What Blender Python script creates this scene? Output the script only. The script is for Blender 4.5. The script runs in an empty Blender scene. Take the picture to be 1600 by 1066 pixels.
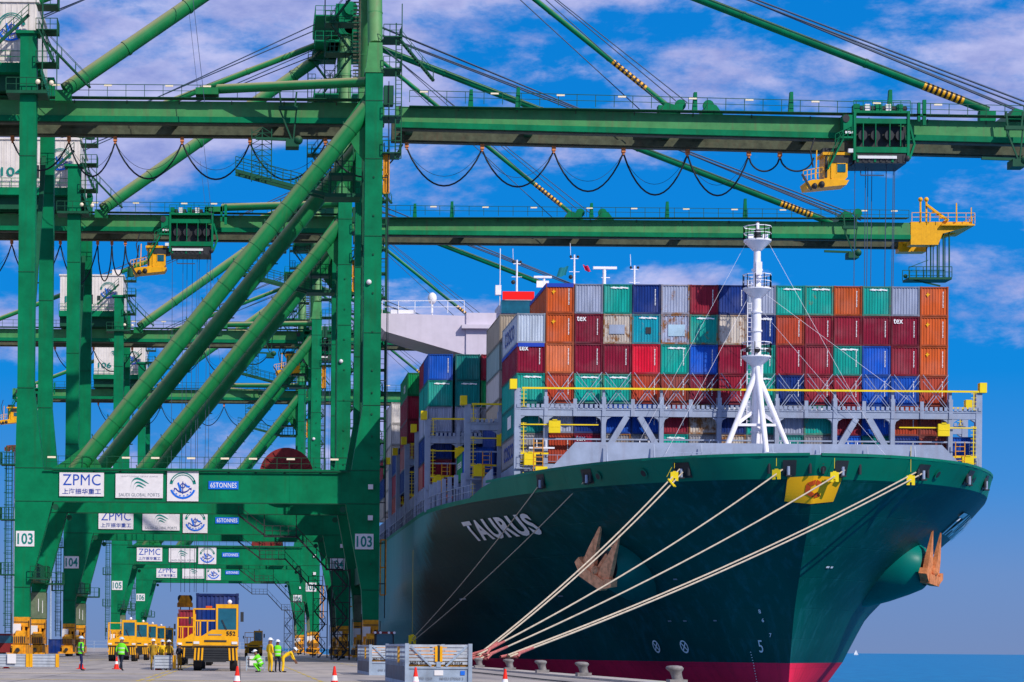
import bpy, math, random
from mathutils import Vector, Matrix
R = math.radians
random.seed(7)
scene = bpy.context.scene
COL = scene.collection

# ------------------------------------------------------------------ helpers
class MB:
    """collects boxes, bars, tubes and prisms; build() links them as ONE mesh object"""
    def __init__(s): s.v = []; s.f = []; s.m = []; s.sm = []
    def add(s, vs, fs, mi=0, smooth=False):
        o = len(s.v); s.v += [tuple(p) for p in vs]
        for f in fs:
            s.f.append(tuple(i+o for i in f)); s.m.append(mi); s.sm.append(smooth)
    def box(s, x0, y0, z0, x1, y1, z1, mi=0):
        v = [(x0,y0,z0),(x1,y0,z0),(x1,y1,z0),(x0,y1,z0),(x0,y0,z1),(x1,y0,z1),(x1,y1,z1),(x0,y1,z1)]
        s.add(v, [(0,3,2,1),(4,5,6,7),(0,1,5,4),(1,2,6,5),(2,3,7,6),(3,0,4,7)], mi)
    def prism(s, poly, y0, y1, mi=0):          # polygon in XZ, extruded along Y
        n = len(poly)
        v = [(x,y0,z) for x,z in poly] + [(x,y1,z) for x,z in poly]
        f = [tuple(range(n)), tuple(reversed(range(n,2*n)))]
        f += [(i, i+n, (i+1)%n+n, (i+1)%n) for i in range(n)]
        s.add(v, f, mi)
    def prism_x(s, poly, x0, x1, mi=0):        # polygon in YZ, extruded along X
        n = len(poly)
        v = [(x0,y,z) for y,z in poly] + [(x1,y,z) for y,z in poly]
        f = [tuple(range(n)), tuple(reversed(range(n,2*n)))]
        f += [(i, (i+1)%n, (i+1)%n+n, i+n) for i in range(n)]
        s.add(v, f, mi)
    def tube(s, p, q, r0, r1=None, n=10, mi=0, caps=True, smooth=True):
        p = Vector(p); q = Vector(q); r1 = r0 if r1 is None else r1
        d = (q-p)
        if d.length < 1e-6: return
        d.normalize()
        a = d.orthogonal().normalized() if n > 4 else (Vector((0,0,1)).cross(d).normalized() if abs(d.z) < .95 else Vector((1,0,0)))
        b = d.cross(a)
        vs = []
        off = math.pi/4 if n == 4 else 0
        for c, r in ((p,r0),(q,r1)):
            for i in range(n):
                t = 2*math.pi*i/n + off
                vs.append(c + a*math.cos(t)*r + b*math.sin(t)*r)
        fs = [(i,(i+1)%n,(i+1)%n+n,i+n) for i in range(n)]
        s.add(vs, fs, mi, smooth and n > 4)
        if caps: s.add(vs, [tuple(reversed(range(n))), tuple(range(n,2*n))], mi)
    def bar(s, p, q, w=.1, mi=0): s.tube(p, q, w*.7071, n=4, mi=mi)
    def path(s, pts, r, n=6, mi=0):
        for a, b in zip(pts[:-1], pts[1:]): s.tube(a, b, r, n=n, mi=mi, caps=False)
    def ball(s, c, r, n=10, m=6, mi=0, sc=(1,1,1)):
        vs = []; fs = []
        for j in range(m+1):
            t = math.pi*j/m
            for i in range(n):
                u = 2*math.pi*i/n
                vs.append((c[0]+r*sc[0]*math.sin(t)*math.cos(u), c[1]+r*sc[1]*math.sin(t)*math.sin(u), c[2]+r*sc[2]*math.cos(t)))
        for j in range(m):
            for i in range(n):
                fs.append((j*n+i, (j+1)*n+i, (j+1)*n+(i+1)%n, j*n+(i+1)%n))
        s.add(vs, fs, mi, True)
    def rail(s, p, q, h=1.1, step=2.0, r=.04, mid=True, mi=0):
        p = Vector(p); q = Vector(q); L = (q-p).length; k = max(1, int(round(L/step)))
        for i in range(k+1):
            a = p.lerp(q, i/k); s.tube(a, a+Vector((0,0,h)), r, n=4, mi=mi)
        s.tube(p+Vector((0,0,h)), q+Vector((0,0,h)), r, n=4, mi=mi)
        if mid: s.tube(p+Vector((0,0,h*.5)), q+Vector((0,0,h*.5)), r*.8, n=4, mi=mi)
    def stair(s, p, q, w=.7, mi=0):            # flight between two points with stringers and treads, width along Y
        p = Vector(p); q = Vector(q); k = max(2, int(abs(q.z-p.z)/.28))
        for dy in (-w/2, w/2):
            o = Vector((0,dy,0)); s.bar(p+o, q+o, .16, mi)
            s.tube(p+o+Vector((0,0,1)), q+o+Vector((0,0,1)), .035, n=4, mi=mi)
            for i in range(0, 4):
                a = (p+o).lerp(q+o, i/3); s.tube(a, a+Vector((0,0,1)), .035, n=4, mi=mi)
        for i in range(k+1):
            a = p.lerp(q, i/k); s.box(a.x-.13, a.y-w/2, a.z-.02, a.x+.13, a.y+w/2, a.z+.02, mi)
    def mesh(s, name):
        me = bpy.data.meshes.new(name); me.from_pydata(s.v, [], s.f)
        me.polygons.foreach_set('material_index', s.m); me.polygons.foreach_set('use_smooth', s.sm); me.update()
        return me
    def cut(s): s.__dict__.setdefault('cuts', []).append((len(s.v), len(s.f)))
    def pieces(s, name):                       # one mesh per piece between cut() marks
        out = []; pv = pf = 0
        for v_, f_ in s.cuts:
            q = MB(); q.v = s.v[pv:v_]; q.f = [tuple(i-pv for i in f) for f in s.f[pf:f_]]; q.m = s.m[pf:f_]; q.sm = s.sm[pf:f_]
            if q.v: out.append(q.mesh(name))
            pv, pf = v_, f_
        return out
    def build(s, name, mats, parent=None, loc=(0,0,0)):
        return link(name, s.mesh(name), mats, parent, loc)

def link(name, me, mats=None, parent=None, loc=(0,0,0)):
    if mats is not None and not me.materials:
        for m in (mats if isinstance(mats, (list,tuple)) else [mats]): me.materials.append(m)
    o = bpy.data.objects.new(name, me); COL.objects.link(o); o.location = loc
    if parent is not None: o.parent = parent
    return o
def tag(o, label=None, cat=None, group=None, kind=None):
    if label: o['label'] = label
    if cat: o['category'] = cat
    if group: o['group'] = group
    if kind: o['kind'] = kind
    return o
def empty(name, loc=(0,0,0), rz=0, parent=None):
    o = bpy.data.objects.new(name, None); COL.objects.link(o); o.location = loc; o.rotation_euler = (0,0,rz)
    o.empty_display_size = .5
    if parent is not None: o.parent = parent
    return o
CACHE = {}
def part(key, name, fn, mats, parent, loc=(0,0,0)):   # shared mesh data between copies of a thing
    if key not in CACHE:
        mb = MB(); fn(mb); CACHE[key] = mb.mesh(name)
        for m in (mats if isinstance(mats, (list,tuple)) else [mats]): CACHE[key].materials.append(m)
    return link(name, CACHE[key], None, parent, loc)
def parts(key, name, fn, mats, parent, loc=(0,0,0)):  # the same for a run of separate pieces: each its own object
    if key not in CACHE:
        mb = MB(); fn(mb); CACHE[key] = mb.pieces(name)
        for me in CACHE[key]:
            for m in (mats if isinstance(mats, (list,tuple)) else [mats]): me.materials.append(m)
    return [link(name, me, None, parent, loc) for me in CACHE[key]]
def loose(mb, name, mats, parent=None):
    return [link(name, me, mats, parent) for me in mb.pieces(name)]
def text_mesh(txt, size=1.0, extrude=.0, align='CENTER', squeeze=1.0, bold=.0, spacing=1.0):
    cu = bpy.data.curves.new('lettering', 'FONT'); cu.body = txt; cu.size = size; cu.extrude = extrude
    cu.align_x = align; cu.align_y = 'CENTER'; cu.offset = bold; cu.space_character = spacing; cu.resolution_u = 3
    ob = bpy.data.objects.new('lettering', cu); COL.objects.link(ob)
    bpy.context.view_layer.update()
    dg = bpy.context.evaluated_depsgraph_get()
    me = bpy.data.meshes.new_from_object(ob.evaluated_get(dg)); COL.objects.unlink(ob)
    bpy.data.objects.remove(ob); bpy.data.curves.remove(cu); me.materials.clear()
    if squeeze != 1.0:
        for v in me.vertices: v.co.x *= squeeze
    return me
def text_front(name, txt, w, h, x, y, z, mat, parent, bold=.02, spacing=1.0, face='front'):
    """lettering fitted in a w x h box, standing on a face that looks toward -Y (front) or -X (side)"""
    key = (txt, w, h, bold, face)
    if key not in CACHE:
        me = text_mesh(txt, 1.0, bold=bold, spacing=spacing)
        xs = [v.co.x for v in me.vertices]; ys = [v.co.y for v in me.vertices]
        cx = (min(xs)+max(xs))/2; cy = (min(ys)+max(ys))/2; sx = w/(max(xs)-min(xs)); sy = h/(max(ys)-min(ys))
        for v in me.vertices:
            a = (v.co.x-cx)*sx; b = (v.co.y-cy)*sy
            v.co = (a, 0, b) if face == 'front' else (0, -a, b)
        me.materials.append(mat); CACHE[key] = me
    return link(name, CACHE[key], None, parent, (x,y,z))

# ------------------------------------------------------------------ materials
def nodes_of(name):
    m = bpy.data.materials.new(name); m.use_nodes = True
    nt = m.node_tree; return m, nt, nt.nodes['Principled BSDF']
def mk(name, col, rough=.5, var=.12, dust=None, dust_amt=0.0, metal=0.0, scale=.6, streak=0.0, streak_col=(.05,.03,.02), bump=.0, spec=.25, seams=None, coat=0):
    m, nt, b = nodes_of(name); N = nt.nodes; L = nt.links
    tc = N.new('ShaderNodeTexCoord'); geo = N.new('ShaderNodeNewGeometry')
    n1 = N.new('ShaderNodeTexNoise'); n1.inputs['Scale'].default_value = scale; n1.inputs['Detail'].default_value = 8; n1.inputs['Roughness'].default_value = .65
    L.new(geo.outputs['Position'], n1.inputs['Vector'])
    mr = N.new('ShaderNodeMapRange'); mr.inputs['From Min'].default_value = .3; mr.inputs['From Max'].default_value = .7
    mr.inputs['To Min'].default_value = 1-var; mr.inputs['To Max'].default_value = 1+var
    L.new(n1.outputs['Fac'], mr.inputs['Value'])
    mul = N.new('ShaderNodeVectorMath'); mul.operation = 'SCALE'; mul.inputs[0].default_value = col[:3]
    L.new(mr.outputs[0], mul.inputs['Scale']); out = mul.outputs[0]
    if streak > 0:
        mp = N.new('ShaderNodeMapping'); mp.inputs['Scale'].default_value = (1.6,1.6,.09); L.new(geo.outputs['Position'], mp.inputs['Vector'])
        n2 = N.new('ShaderNodeTexNoise'); n2.inputs['Scale'].default_value = 1.3; n2.inputs['Detail'].default_value = 6; L.new(mp.outputs[0], n2.inputs['Vector'])
        r2 = N.new('ShaderNodeMapRange'); r2.inputs['From Min'].default_value = .52; r2.inputs['From Max'].default_value = .75; r2.inputs['To Max'].default_value = streak
        L.new(n2.outputs['Fac'], r2.inputs['Value'])
        mx = N.new('ShaderNodeMix'); mx.data_type = 'RGBA'; mx.inputs['B'].default_value = (*streak_col,1)
        L.new(r2.outputs[0], mx.inputs['Factor']); L.new(out, mx.inputs['A']); out = mx.outputs['Result']
    if dust is not None:
        sep = N.new('ShaderNodeSeparateXYZ'); L.new(geo.outputs['Normal'], sep.inputs[0])
        r3 = N.new('ShaderNodeMapRange'); r3.inputs['From Min'].default_value = .15; r3.inputs['From Max'].default_value = .8; r3.inputs['To Max'].default_value = dust_amt
        L.new(sep.outputs['Z'], r3.inputs['Value'])
        mx2 = N.new('ShaderNodeMix'); mx2.data_type = 'RGBA'; mx2.inputs['B'].default_value = (*dust,1)
        L.new(r3.outputs[0], mx2.inputs['Factor']); L.new(out, mx2.inputs['A']); out = mx2.outputs['Result']
    L.new(out, b.inputs['Base Color'])
    b.inputs['Roughness'].default_value = rough; b.inputs['Metallic'].default_value = metal
    b.inputs['Specular IOR Level'].default_value = spec
    if coat: b.inputs['Coat Weight'].default_value = coat
    if bump > 0:
        bp = N.new('ShaderNodeBump'); bp.inputs['Strength'].default_value = bump; bp.inputs['Distance'].default_value = .05
        L.new(n1.outputs['Fac'], bp.inputs['Height']); L.new(bp.outputs[0], b.inputs['Normal'])
    return m
DUST = (.36,.30,.16)
M = {}
M['green'] = mk('crane_green_paint', (.0,.172,.070), .55, .3, DUST, .5, spec=.1, streak=.45, streak_col=(.015,.10,.035), scale=.35)
M['green_pale'] = mk('weathered_green_paint', (.055,.25,.08), .55, .22, DUST, .75, streak=.65, streak_col=(.11,.16,.07), scale=.7)
M['green_tube'] = mk('green_tube_paint', (.004,.185,.05), .5, .18, (.42,.34,.18), .85, streak=.2, streak_col=(.09,.12,.04))
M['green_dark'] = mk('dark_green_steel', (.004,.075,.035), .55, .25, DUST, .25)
M['green_deep'] = mk('deep_green_steel', (.003,.09,.04), .6, .2)  # darker green used on the tie beams
M['underside'] = mk('grimy_shaded_steel', (.07,.08,.05), .7, .4, streak=.5, streak_col=(.1,.06,.035), scale=1.2)  # grime, plus the far girder's shade put into the colour
M['leg_grey'] = mk('sunlit_grey_leg_steel', (.12,.16,.1), .7, .3, streak=.7, streak_col=(.22,.2,.15), scale=1.5)  # grey of the sunlit leg foot put into the colour
M['yellow'] = mk('yellow_machine_paint', (.83,.39,.008), .4, .14, streak=.3, streak_col=(.25,.1,.01), scale=2)
M['yellow_dirty'] = mk('grimy_yellow_paint', (.72,.30,.012), .5, .35, streak=.75, streak_col=(.10,.05,.02), scale=2.2)
M['yellow_rail'] = mk('yellow_rail_paint', (.85,.62,.01), .5, .12)
M['white'] = mk('white_panel_paint', (.74,.72,.72), .5, .06, streak=.25, streak_col=(.5,.45,.42))
M['white_dirty'] = mk('stained_cream_cladding', (.72,.66,.62), .55, .1, streak=.55, streak_col=(.42,.36,.3), scale=.9)
M['sign_white'] = mk('white_sign_face', (.74,.70,.72), .5, .08, scale=2)
M['ship_white'] = mk('ship_white_paint', (.62,.56,.66), .45, .08, streak=.3, streak_col=(.48,.42,.5))
M['mast_white'] = mk('mast_white_paint', (.86,.84,.9), .4, .08, streak=.3, streak_col=(.5,.46,.48), scale=1.4)
M['lash_grey'] = mk('pale_blue_grey_paint', (.30,.35,.47), .45, .14, streak=.4, streak_col=(.22,.2,.25), scale=.8)
M['bin_grey'] = mk('blue_grey_bin_paint', (.30,.37,.47), .5, .2, streak=.6, streak_col=(.16,.17,.2), scale=1.8)
M['bin_dark'] = mk('rusty_dark_bin_side', (.09,.10,.13), .6, .3, streak=.7, streak_col=(.09,.05,.04), scale=2)
M['blue'] = mk('sign_blue', (.012,.07,.42), .5, .05)
M['blue_bright'] = mk('bright_sign_blue', (.01,.14,.65), .5, .05)
M['navy_text'] = mk('navy_lettering', (.015,.045,.30), .5, .05)
M['teal_text'] = mk('teal_lettering', (.0,.20,.17), .5, .05)
M['text_white'] = mk('white_lettering', (.80,.80,.82), .5, .04)
M['text_grey'] = mk('grey_lettering', (.22,.25,.3), .5, .04)
M['black'] = mk('black_rubber', (.015,.015,.018), .55, .2)
M['dark'] = mk('dark_steel', (.03,.032,.036), .5, .3)
M['cable'] = mk('black_cable', (.012,.02,.03), .6, .1)
M['wire'] = mk('steel_wire_rope', (.05,.075,.13), .5, .1)
M['rope'] = mk('pale_mooring_rope', (.50,.41,.31), .8, .2, scale=3)
M['rust'] = mk('orange_rusty_iron', (.66,.23,.09), .8, .4, streak=.5, streak_col=(.16,.05,.02), scale=2.5, bump=.5)
M['rust_brightened'] = mk('brightened_orange_rust', (.95,.40,.19), .8, .4, streak=.5, streak_col=(.35,.12,.05), scale=2.5, bump=.5)  # light put into the rust colour of the shaded left anchor
M['red'] = mk('maroon_drum_paint', (.22,.02,.02), .5, .2)
M['cone_red'] = mk('traffic_cone_plastic', (.80,.022,.008), .45, .1, scale=4)
M['cone_white'] = mk('reflective_cone_band', (.82,.8,.78), .4, .05)
M['glass'] = mk('tinted_cab_glass', (.01,.10,.15), .08, .3, scale=1.2, spec=.9)
M['orange_red'] = mk('emblem_red', (.62,.08,.01), .5, .06)
M['emblem'] = mk('emblem_orange', (1.0,.48,.005), .45, .06)
M['concrete'] = None
M['tread'] = M['black']
def emit(name, col, s):
    m, nt, b = nodes_of(name); b.inputs['Base Color'].default_value = (*col,1); b.inputs['Emission Color'].default_value = (*col,1); b.inputs['Emission Strength'].default_value = s
    n = nt.nodes.new('ShaderNodeTexNoise'); n.inputs['Scale'].default_value = 3; mr = nt.nodes.new('ShaderNodeMapRange'); mr.inputs['To Min'].default_value = s*.7; mr.inputs['To Max'].default_value = s*1.2
    nt.links.new(n.outputs['Fac'], mr.inputs['Value']); nt.links.new(mr.outputs[0], b.inputs['Emission Strength']); return m
M['lamp'] = emit('pale_lamp_glass', (.8,.68,.5), .12)
M['red_board'] = mk('bright_red_board', (.95,.004,.004), .5, .03)

# hull paint: dark green with vertical wash streaks
def hull_mat(name, col, rough, wash, wash_col, amt):
    m, nt, b = nodes_of(name); N = nt.nodes; L = nt.links
    geo = N.new('ShaderNodeNewGeometry')
    mp = N.new('ShaderNodeMapping'); mp.inputs['Scale'].default_value = (.5,.5,.05); L.new(geo.outputs['Position'], mp.inputs['Vector'])
    n1 = N.new('ShaderNodeTexNoise'); n1.inputs['Scale'].default_value = 2.2; n1.inputs['Detail'].default_value = 9; n1.inputs['Roughness'].default_value = .7; L.new(mp.outputs[0], n1.inputs['Vector'])
    n2 = N.new('ShaderNodeTexNoise'); n2.inputs['Scale'].default_value = .12; n2.inputs['Detail'].default_value = 6; L.new(geo.outputs['Position'], n2.inputs['Vector'])
    r1 = N.new('ShaderNodeMapRange'); r1.inputs['From Min'].default_value = .5; r1.inputs['From Max'].default_value = .8; r1.inputs['To Max'].default_value = amt; L.new(n1.outputs['Fac'], r1.inputs['Value'])
    r2 = N.new('ShaderNodeMapRange'); r2.inputs['From Min'].default_value = .35; r2.inputs['From Max'].default_value = .65; r2.inputs['To Min'].default_value = .8; r2.inputs['To Max'].default_value = 1.2; L.new(n2.outputs['Fac'], r2.inputs['Value'])
    sc = N.new('ShaderNodeVectorMath'); sc.operation = 'SCALE'; sc.inputs[0].default_value = col; L.new(r2.outputs[0], sc.inputs['Scale'])
    mx = N.new('ShaderNodeMix'); mx.data_type = 'RGBA'; mx.inputs['B'].default_value = (*wash_col,1); L.new(r1.outputs[0], mx.inputs['Factor']); L.new(sc.outputs[0], mx.inputs['A'])
    hout = mx.outputs['Result']
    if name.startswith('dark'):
        # sky glare painted as pale teal on the flat side, brownish smear ahead
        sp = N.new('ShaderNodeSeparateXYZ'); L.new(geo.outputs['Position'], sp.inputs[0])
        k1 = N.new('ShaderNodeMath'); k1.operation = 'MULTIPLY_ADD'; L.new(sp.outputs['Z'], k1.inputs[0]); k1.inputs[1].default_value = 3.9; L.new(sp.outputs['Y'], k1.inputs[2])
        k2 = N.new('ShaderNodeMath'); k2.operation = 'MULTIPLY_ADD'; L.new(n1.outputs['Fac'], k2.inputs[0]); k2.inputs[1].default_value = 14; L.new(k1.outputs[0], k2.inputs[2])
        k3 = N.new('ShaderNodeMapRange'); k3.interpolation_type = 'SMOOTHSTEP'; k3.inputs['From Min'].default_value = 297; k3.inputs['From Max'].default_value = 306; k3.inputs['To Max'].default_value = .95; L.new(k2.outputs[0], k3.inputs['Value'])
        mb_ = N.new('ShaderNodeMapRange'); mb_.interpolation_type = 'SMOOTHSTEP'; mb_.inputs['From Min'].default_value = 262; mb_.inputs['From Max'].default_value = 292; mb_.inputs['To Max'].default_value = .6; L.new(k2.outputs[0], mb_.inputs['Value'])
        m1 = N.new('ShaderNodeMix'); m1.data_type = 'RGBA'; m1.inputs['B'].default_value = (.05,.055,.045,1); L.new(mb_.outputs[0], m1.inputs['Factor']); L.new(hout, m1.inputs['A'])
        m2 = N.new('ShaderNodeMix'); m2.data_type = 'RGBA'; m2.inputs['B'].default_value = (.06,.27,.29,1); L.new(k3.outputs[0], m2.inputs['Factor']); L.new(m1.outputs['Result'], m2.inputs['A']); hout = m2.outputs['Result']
    L.new(hout, b.inputs['Base Color']); b.inputs['Roughness'].default_value = rough
    r4 = N.new('ShaderNodeMapRange'); r4.inputs['To Min'].default_value = rough-.08; r4.inputs['To Max'].default_value = rough+.15; L.new(n1.outputs['Fac'], r4.inputs['Value']); L.new(r4.outputs[0], b.inputs['Roughness'])
    # faint plate buckling between frames
    b.inputs['Specular IOR Level'].default_value = .14
    w = N.new('ShaderNodeTexWave'); w.bands_direction = 'Z'; w.inputs['Scale'].default_value = .12; w.inputs['Distortion'].default_value = 1.5; w.inputs['Detail'].default_value = 2; L.new(geo.outputs['Position'], w.inputs['Vector'])
    ad = N.new('ShaderNodeMath'); ad.operation = 'MULTIPLY_ADD'; L.new(w.outputs['Fac'], ad.inputs[0]); ad.inputs[1].default_value = .35; L.new(n2.outputs['Fac'], ad.inputs[2])
    cx_ = N.new('ShaderNodeSeparateXYZ'); L.new(geo.outputs['Position'], cx_.inputs[0]); cb_ = N.new('ShaderNodeCombineXYZ'); L.new(cx_.outputs['Y'], cb_.inputs['X']); L.new(cx_.outputs['Z'], cb_.inputs['Y'])
    bk = N.new('ShaderNodeTexBrick'); bk.inputs['Scale'].default_value = 1; bk.inputs['Brick Width'].default_value = 9; bk.inputs['Row Height'].default_value = 2.4; bk.inputs['Mortar Size'].default_value = .035; bk.inputs['Mortar Smooth'].default_value = .6; L.new(cb_.outputs[0], bk.inputs['Vector'])
    ad2 = N.new('ShaderNodeMath'); ad2.operation = 'MULTIPLY_ADD'; L.new(bk.outputs['Fac'], ad2.inputs[0]); ad2.inputs[1].default_value = -.35; L.new(ad.outputs[0], ad2.inputs[2])
    bp = N.new('ShaderNodeBump'); bp.inputs['Strength'].default_value = .35; bp.inputs['Distance'].default_value = .12; L.new(ad2.outputs[0], bp.inputs['Height']); L.new(bp.outputs[0], b.inputs['Normal'])
    return m
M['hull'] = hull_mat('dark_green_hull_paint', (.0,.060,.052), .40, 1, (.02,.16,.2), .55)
M['bolster'] = hull_mat('brightened_bolster_paint', (.0,.15,.125), .35, 1, (.01,.09,.09), .4)  # paler hull green: skylight on the bolsters put into the colour
M['hull_top'] = hull_mat('green_bulwark_paint', (.001,.16,.10), .42, 1, (.01,.09,.06), .4)
M['hull_red'] = hull_mat('red_boot_topping', (.95,.02,.08), .7, 1, (.2,.02,.03), .5)

# container paint takes the colour of each object
def cont_mat(name, rustk, darken):
    m, nt, b = nodes_of(name); N = nt.nodes; L = nt.links
    oi = N.new('ShaderNodeObjectInfo'); tc = N.new('ShaderNodeTexCoord')
    off = N.new('ShaderNodeVectorMath'); off.operation = 'MULTIPLY_ADD'; L.new(oi.outputs['Random'], off.inputs[0]); off.inputs[1].default_value = (97,41,63); L.new(tc.outputs['Object'], off.inputs[2])
    n1 = N.new('ShaderNodeTexNoise'); n1.inputs['Scale'].default_value = 1.1; n1.inputs['Detail'].default_value = 9; n1.inputs['Roughness'].default_value = .7; L.new(off.outputs[0], n1.inputs['Vector'])
    n3 = N.new('ShaderNodeTexNoise'); n3.inputs['Scale'].default_value = .5; n3.inputs['Detail'].default_value = 3; L.new(off.outputs[0], n3.inputs['Vector'])
    mp = N.new('ShaderNodeMapping'); mp.inputs['Scale'].default_value = (2,2,.25); L.new(off.outputs[0], mp.inputs['Vector'])
    n2 = N.new('ShaderNodeTexNoise'); n2.inputs['Scale'].default_value = 1.6; n2.inputs['Detail'].default_value = 7; L.new(mp.outputs[0], n2.inputs['Vector'])
    # grime
    g = N.new('ShaderNodeMapRange'); g.inputs['From Min'].default_value = .35; g.inputs['From Max'].default_value = .7; g.inputs['To Min'].default_value = 1.08*darken; g.inputs['To Max'].default_value = .72*darken; L.new(n2.outputs['Fac'], g.inputs['Value'])
    sc = N.new('ShaderNodeVectorMath'); sc.operation = 'SCALE'; L.new(oi.outputs['Color'], sc.inputs[0]); L.new(g.outputs[0], sc.inputs['Scale'])
    # fade
    fd = N.new('ShaderNodeMix'); fd.data_type = 'RGBA'; fd.inputs['B'].default_value = (.45,.42,.42,1)
    f1 = N.new('ShaderNodeMapRange'); f1.inputs['From Min'].default_value = .45; f1.inputs['From Max'].default_value = .8; f1.inputs['To Max'].default_value = .12; L.new(n3.outputs['Fac'], f1.inputs['Value']); L.new(f1.outputs[0], fd.inputs['Factor']); L.new(sc.outputs[0], fd.inputs['A'])
    # rust, amount from object alpha
    th = N.new('ShaderNodeMath'); th.operation = 'SUBTRACT'; th.inputs[0].default_value = .80; L.new(oi.outputs['Alpha'], th.inputs[1])
    am = N.new('ShaderNodeMath'); am.operation = 'SUBTRACT'; L.new(n1.outputs['Fac'], am.inputs[0]); L.new(th.outputs[0], am.inputs[1])
    rr = N.new('ShaderNodeMath'); rr.operation = 'MULTIPLY'; rr.use_clamp = True; rr.inputs[1].default_value = 9*rustk; L.new(am.outputs[0], rr.inputs[0])
    mx = N.new('ShaderNodeMix'); mx.data_type = 'RGBA'; mx.inputs['B'].default_value = (.24,.10,.03,1); L.new(rr.outputs[0], mx.inputs['Factor']); L.new(fd.outputs['Result'], mx.inputs['A'])
    L.new(mx.outputs['Result'], b.inputs['Base Color']); b.inputs['Roughness'].default_value = .5; b.inputs['Specular IOR Level'].default_value = .2
    return m
M['cont'] = cont_mat('container_paint', 1.0, 1.0)
M['cont_frame'] = cont_mat('container_frame_paint', 1.6, .55)

def concrete_mat():
    m, nt, b = nodes_of('stained_quay_concrete'); N = nt.nodes; L = nt.links
    geo = N.new('ShaderNodeNewGeometry')
    n1 = N.new('ShaderNodeTexNoise'); n1.inputs['Scale'].default_value = .11; n1.inputs['Detail'].default_value = 10; n1.inputs['Roughness'].default_value = .7
    n2 = N.new('ShaderNodeTexNoise'); n2.inputs['Scale'].default_value = .9; n2.inputs['Detail'].default_value = 8
    mp = N.new('ShaderNodeMapping'); mp.inputs['Scale'].default_value = (.5,.06,1); L.new(geo.outputs['Position'], mp.inputs['Vector'])
    n3 = N.new('ShaderNodeTexNoise'); n3.inputs['Scale'].default_value = 1; n3.inputs['Detail'].default_value = 6
    L.new(geo.outputs['Position'], n1.inputs['Vector']); L.new(geo.outputs['Position'], n2.inputs['Vector']); L.new(mp.outputs[0], n3.inputs['Vector'])
    cr = N.new('ShaderNodeValToRGB'); cr.color_ramp.elements[0].position = .3; cr.color_ramp.elements[0].color = (.25,.215,.20,1); cr.color_ramp.elements[1].position = .7; cr.color_ramp.elements[1].color = (.50,.42,.33,1)
    e = cr.color_ramp.elements.new(.5); e.color = (.37,.32,.285,1); L.new(n1.outputs['Fac'], cr.inputs['Fac'])
    st = N.new('ShaderNodeMapRange'); st.inputs['From Min'].default_value = .5; st.inputs['From Max'].default_value = .7; st.inputs['To Max'].default_value = .45; L.new(n3.outputs['Fac'], st.inputs['Value'])
    mx = N.new('ShaderNodeMix'); mx.data_type = 'RGBA'; mx.inputs['B'].default_value = (.10,.09,.10,1); L.new(st.outputs[0], mx.inputs['Factor']); L.new(cr.outputs[0], mx.inputs['A'])
    g = N.new('ShaderNodeMapRange'); g.inputs['From Min'].default_value = .3; g.inputs['From Max'].default_value = .7; g.inputs['To Min'].default_value = .85; g.inputs['To Max'].default_value = 1.12; L.new(n2.outputs['Fac'], g.inputs['Value'])
    # slab joints
    br = N.new('ShaderNodeTexBrick'); br.offset = 0; br.inputs['Scale'].default_value = .12; br.inputs['Mortar Size'].default_value = .006; br.inputs['Brick Width'].default_value = 1; br.inputs['Row Height'].default_value = 1
    br.inputs['Color1'].default_value = (1,1,1,1); br.inputs['Color2'].default_value = (.9,.9,.9,1); br.inputs['Mortar'].default_value = (.35,.35,.35,1); L.new(geo.outputs['Position'], br.inputs['Vector'])
    sc = N.new('ShaderNodeVectorMath'); sc.operation = 'SCALE'; L.new(mx.outputs['Result'], sc.inputs[0]); L.new(g.outputs[0], sc.inputs['Scale'])
    ml = N.new('ShaderNodeVectorMath'); ml.operation = 'MULTIPLY'; L.new(sc.outputs[0], ml.inputs[0]); L.new(br.outputs['Color'], ml.inputs[1])
    L.new(ml.outputs[0], b.inputs['Base Color']); b.inputs['Roughness'].default_value = .8
    bp = N.new('ShaderNodeBump'); bp.inputs['Strength'].default_value = .3; bp.inputs['Distance'].default_value = .03; L.new(n2.outputs['Fac'], bp.inputs['Height']); L.new(bp.outputs[0], b.inputs['Normal'])
    return m
M['concrete'] = concrete_mat()
M['quay_wall'] = mk('dark_quay_wall', (.10,.085,.08), .85, .35, streak=.6, streak_col=(.04,.035,.035))
M['coping'] = mk('worn_coping_concrete', (.42,.37,.33), .8, .25, scale=2)
M['paint_yellow'] = mk('worn_yellow_line', (.50,.36,.08), .75, .4, scale=3)

def sea_mat():
    m, nt, b = nodes_of('blue_sea_water'); N = nt.nodes; L = nt.links
    geo = N.new('ShaderNodeNewGeometry')
    mp = N.new('ShaderNodeMapping'); mp.inputs['Scale'].default_value = (.25,.06,1); L.new(geo.outputs['Position'], mp.inputs['Vector'])
    n1 = N.new('ShaderNodeTexNoise'); n1.inputs['Scale'].default_value = 1.5; n1.inputs['Detail'].default_value = 8; L.new(mp.outputs[0], n1.inputs['Vector'])
    cr = N.new('ShaderNodeValToRGB'); cr.color_ramp.elements[0].position = .35; cr.color_ramp.elements[0].color = (.0,.12,.30,1); cr.color_ramp.elements[1].position = .7; cr.color_ramp.elements[1].color = (.0,.20,.40,1)
    L.new(n1.outputs['Fac'], cr.inputs['Fac']); L.new(cr.outputs[0], b.inputs['Base Color']); b.inputs['Roughness'].default_value = .35; b.inputs['Specular IOR Level'].default_value = .06
    bp = N.new('ShaderNodeBump'); bp.inputs['Strength'].default_value = .6; bp.inputs['Distance'].default_value = .3; L.new(n1.outputs['Fac'], bp.inputs['Height']); L.new(bp.outputs[0], b.inputs['Normal'])
    return m
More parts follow.
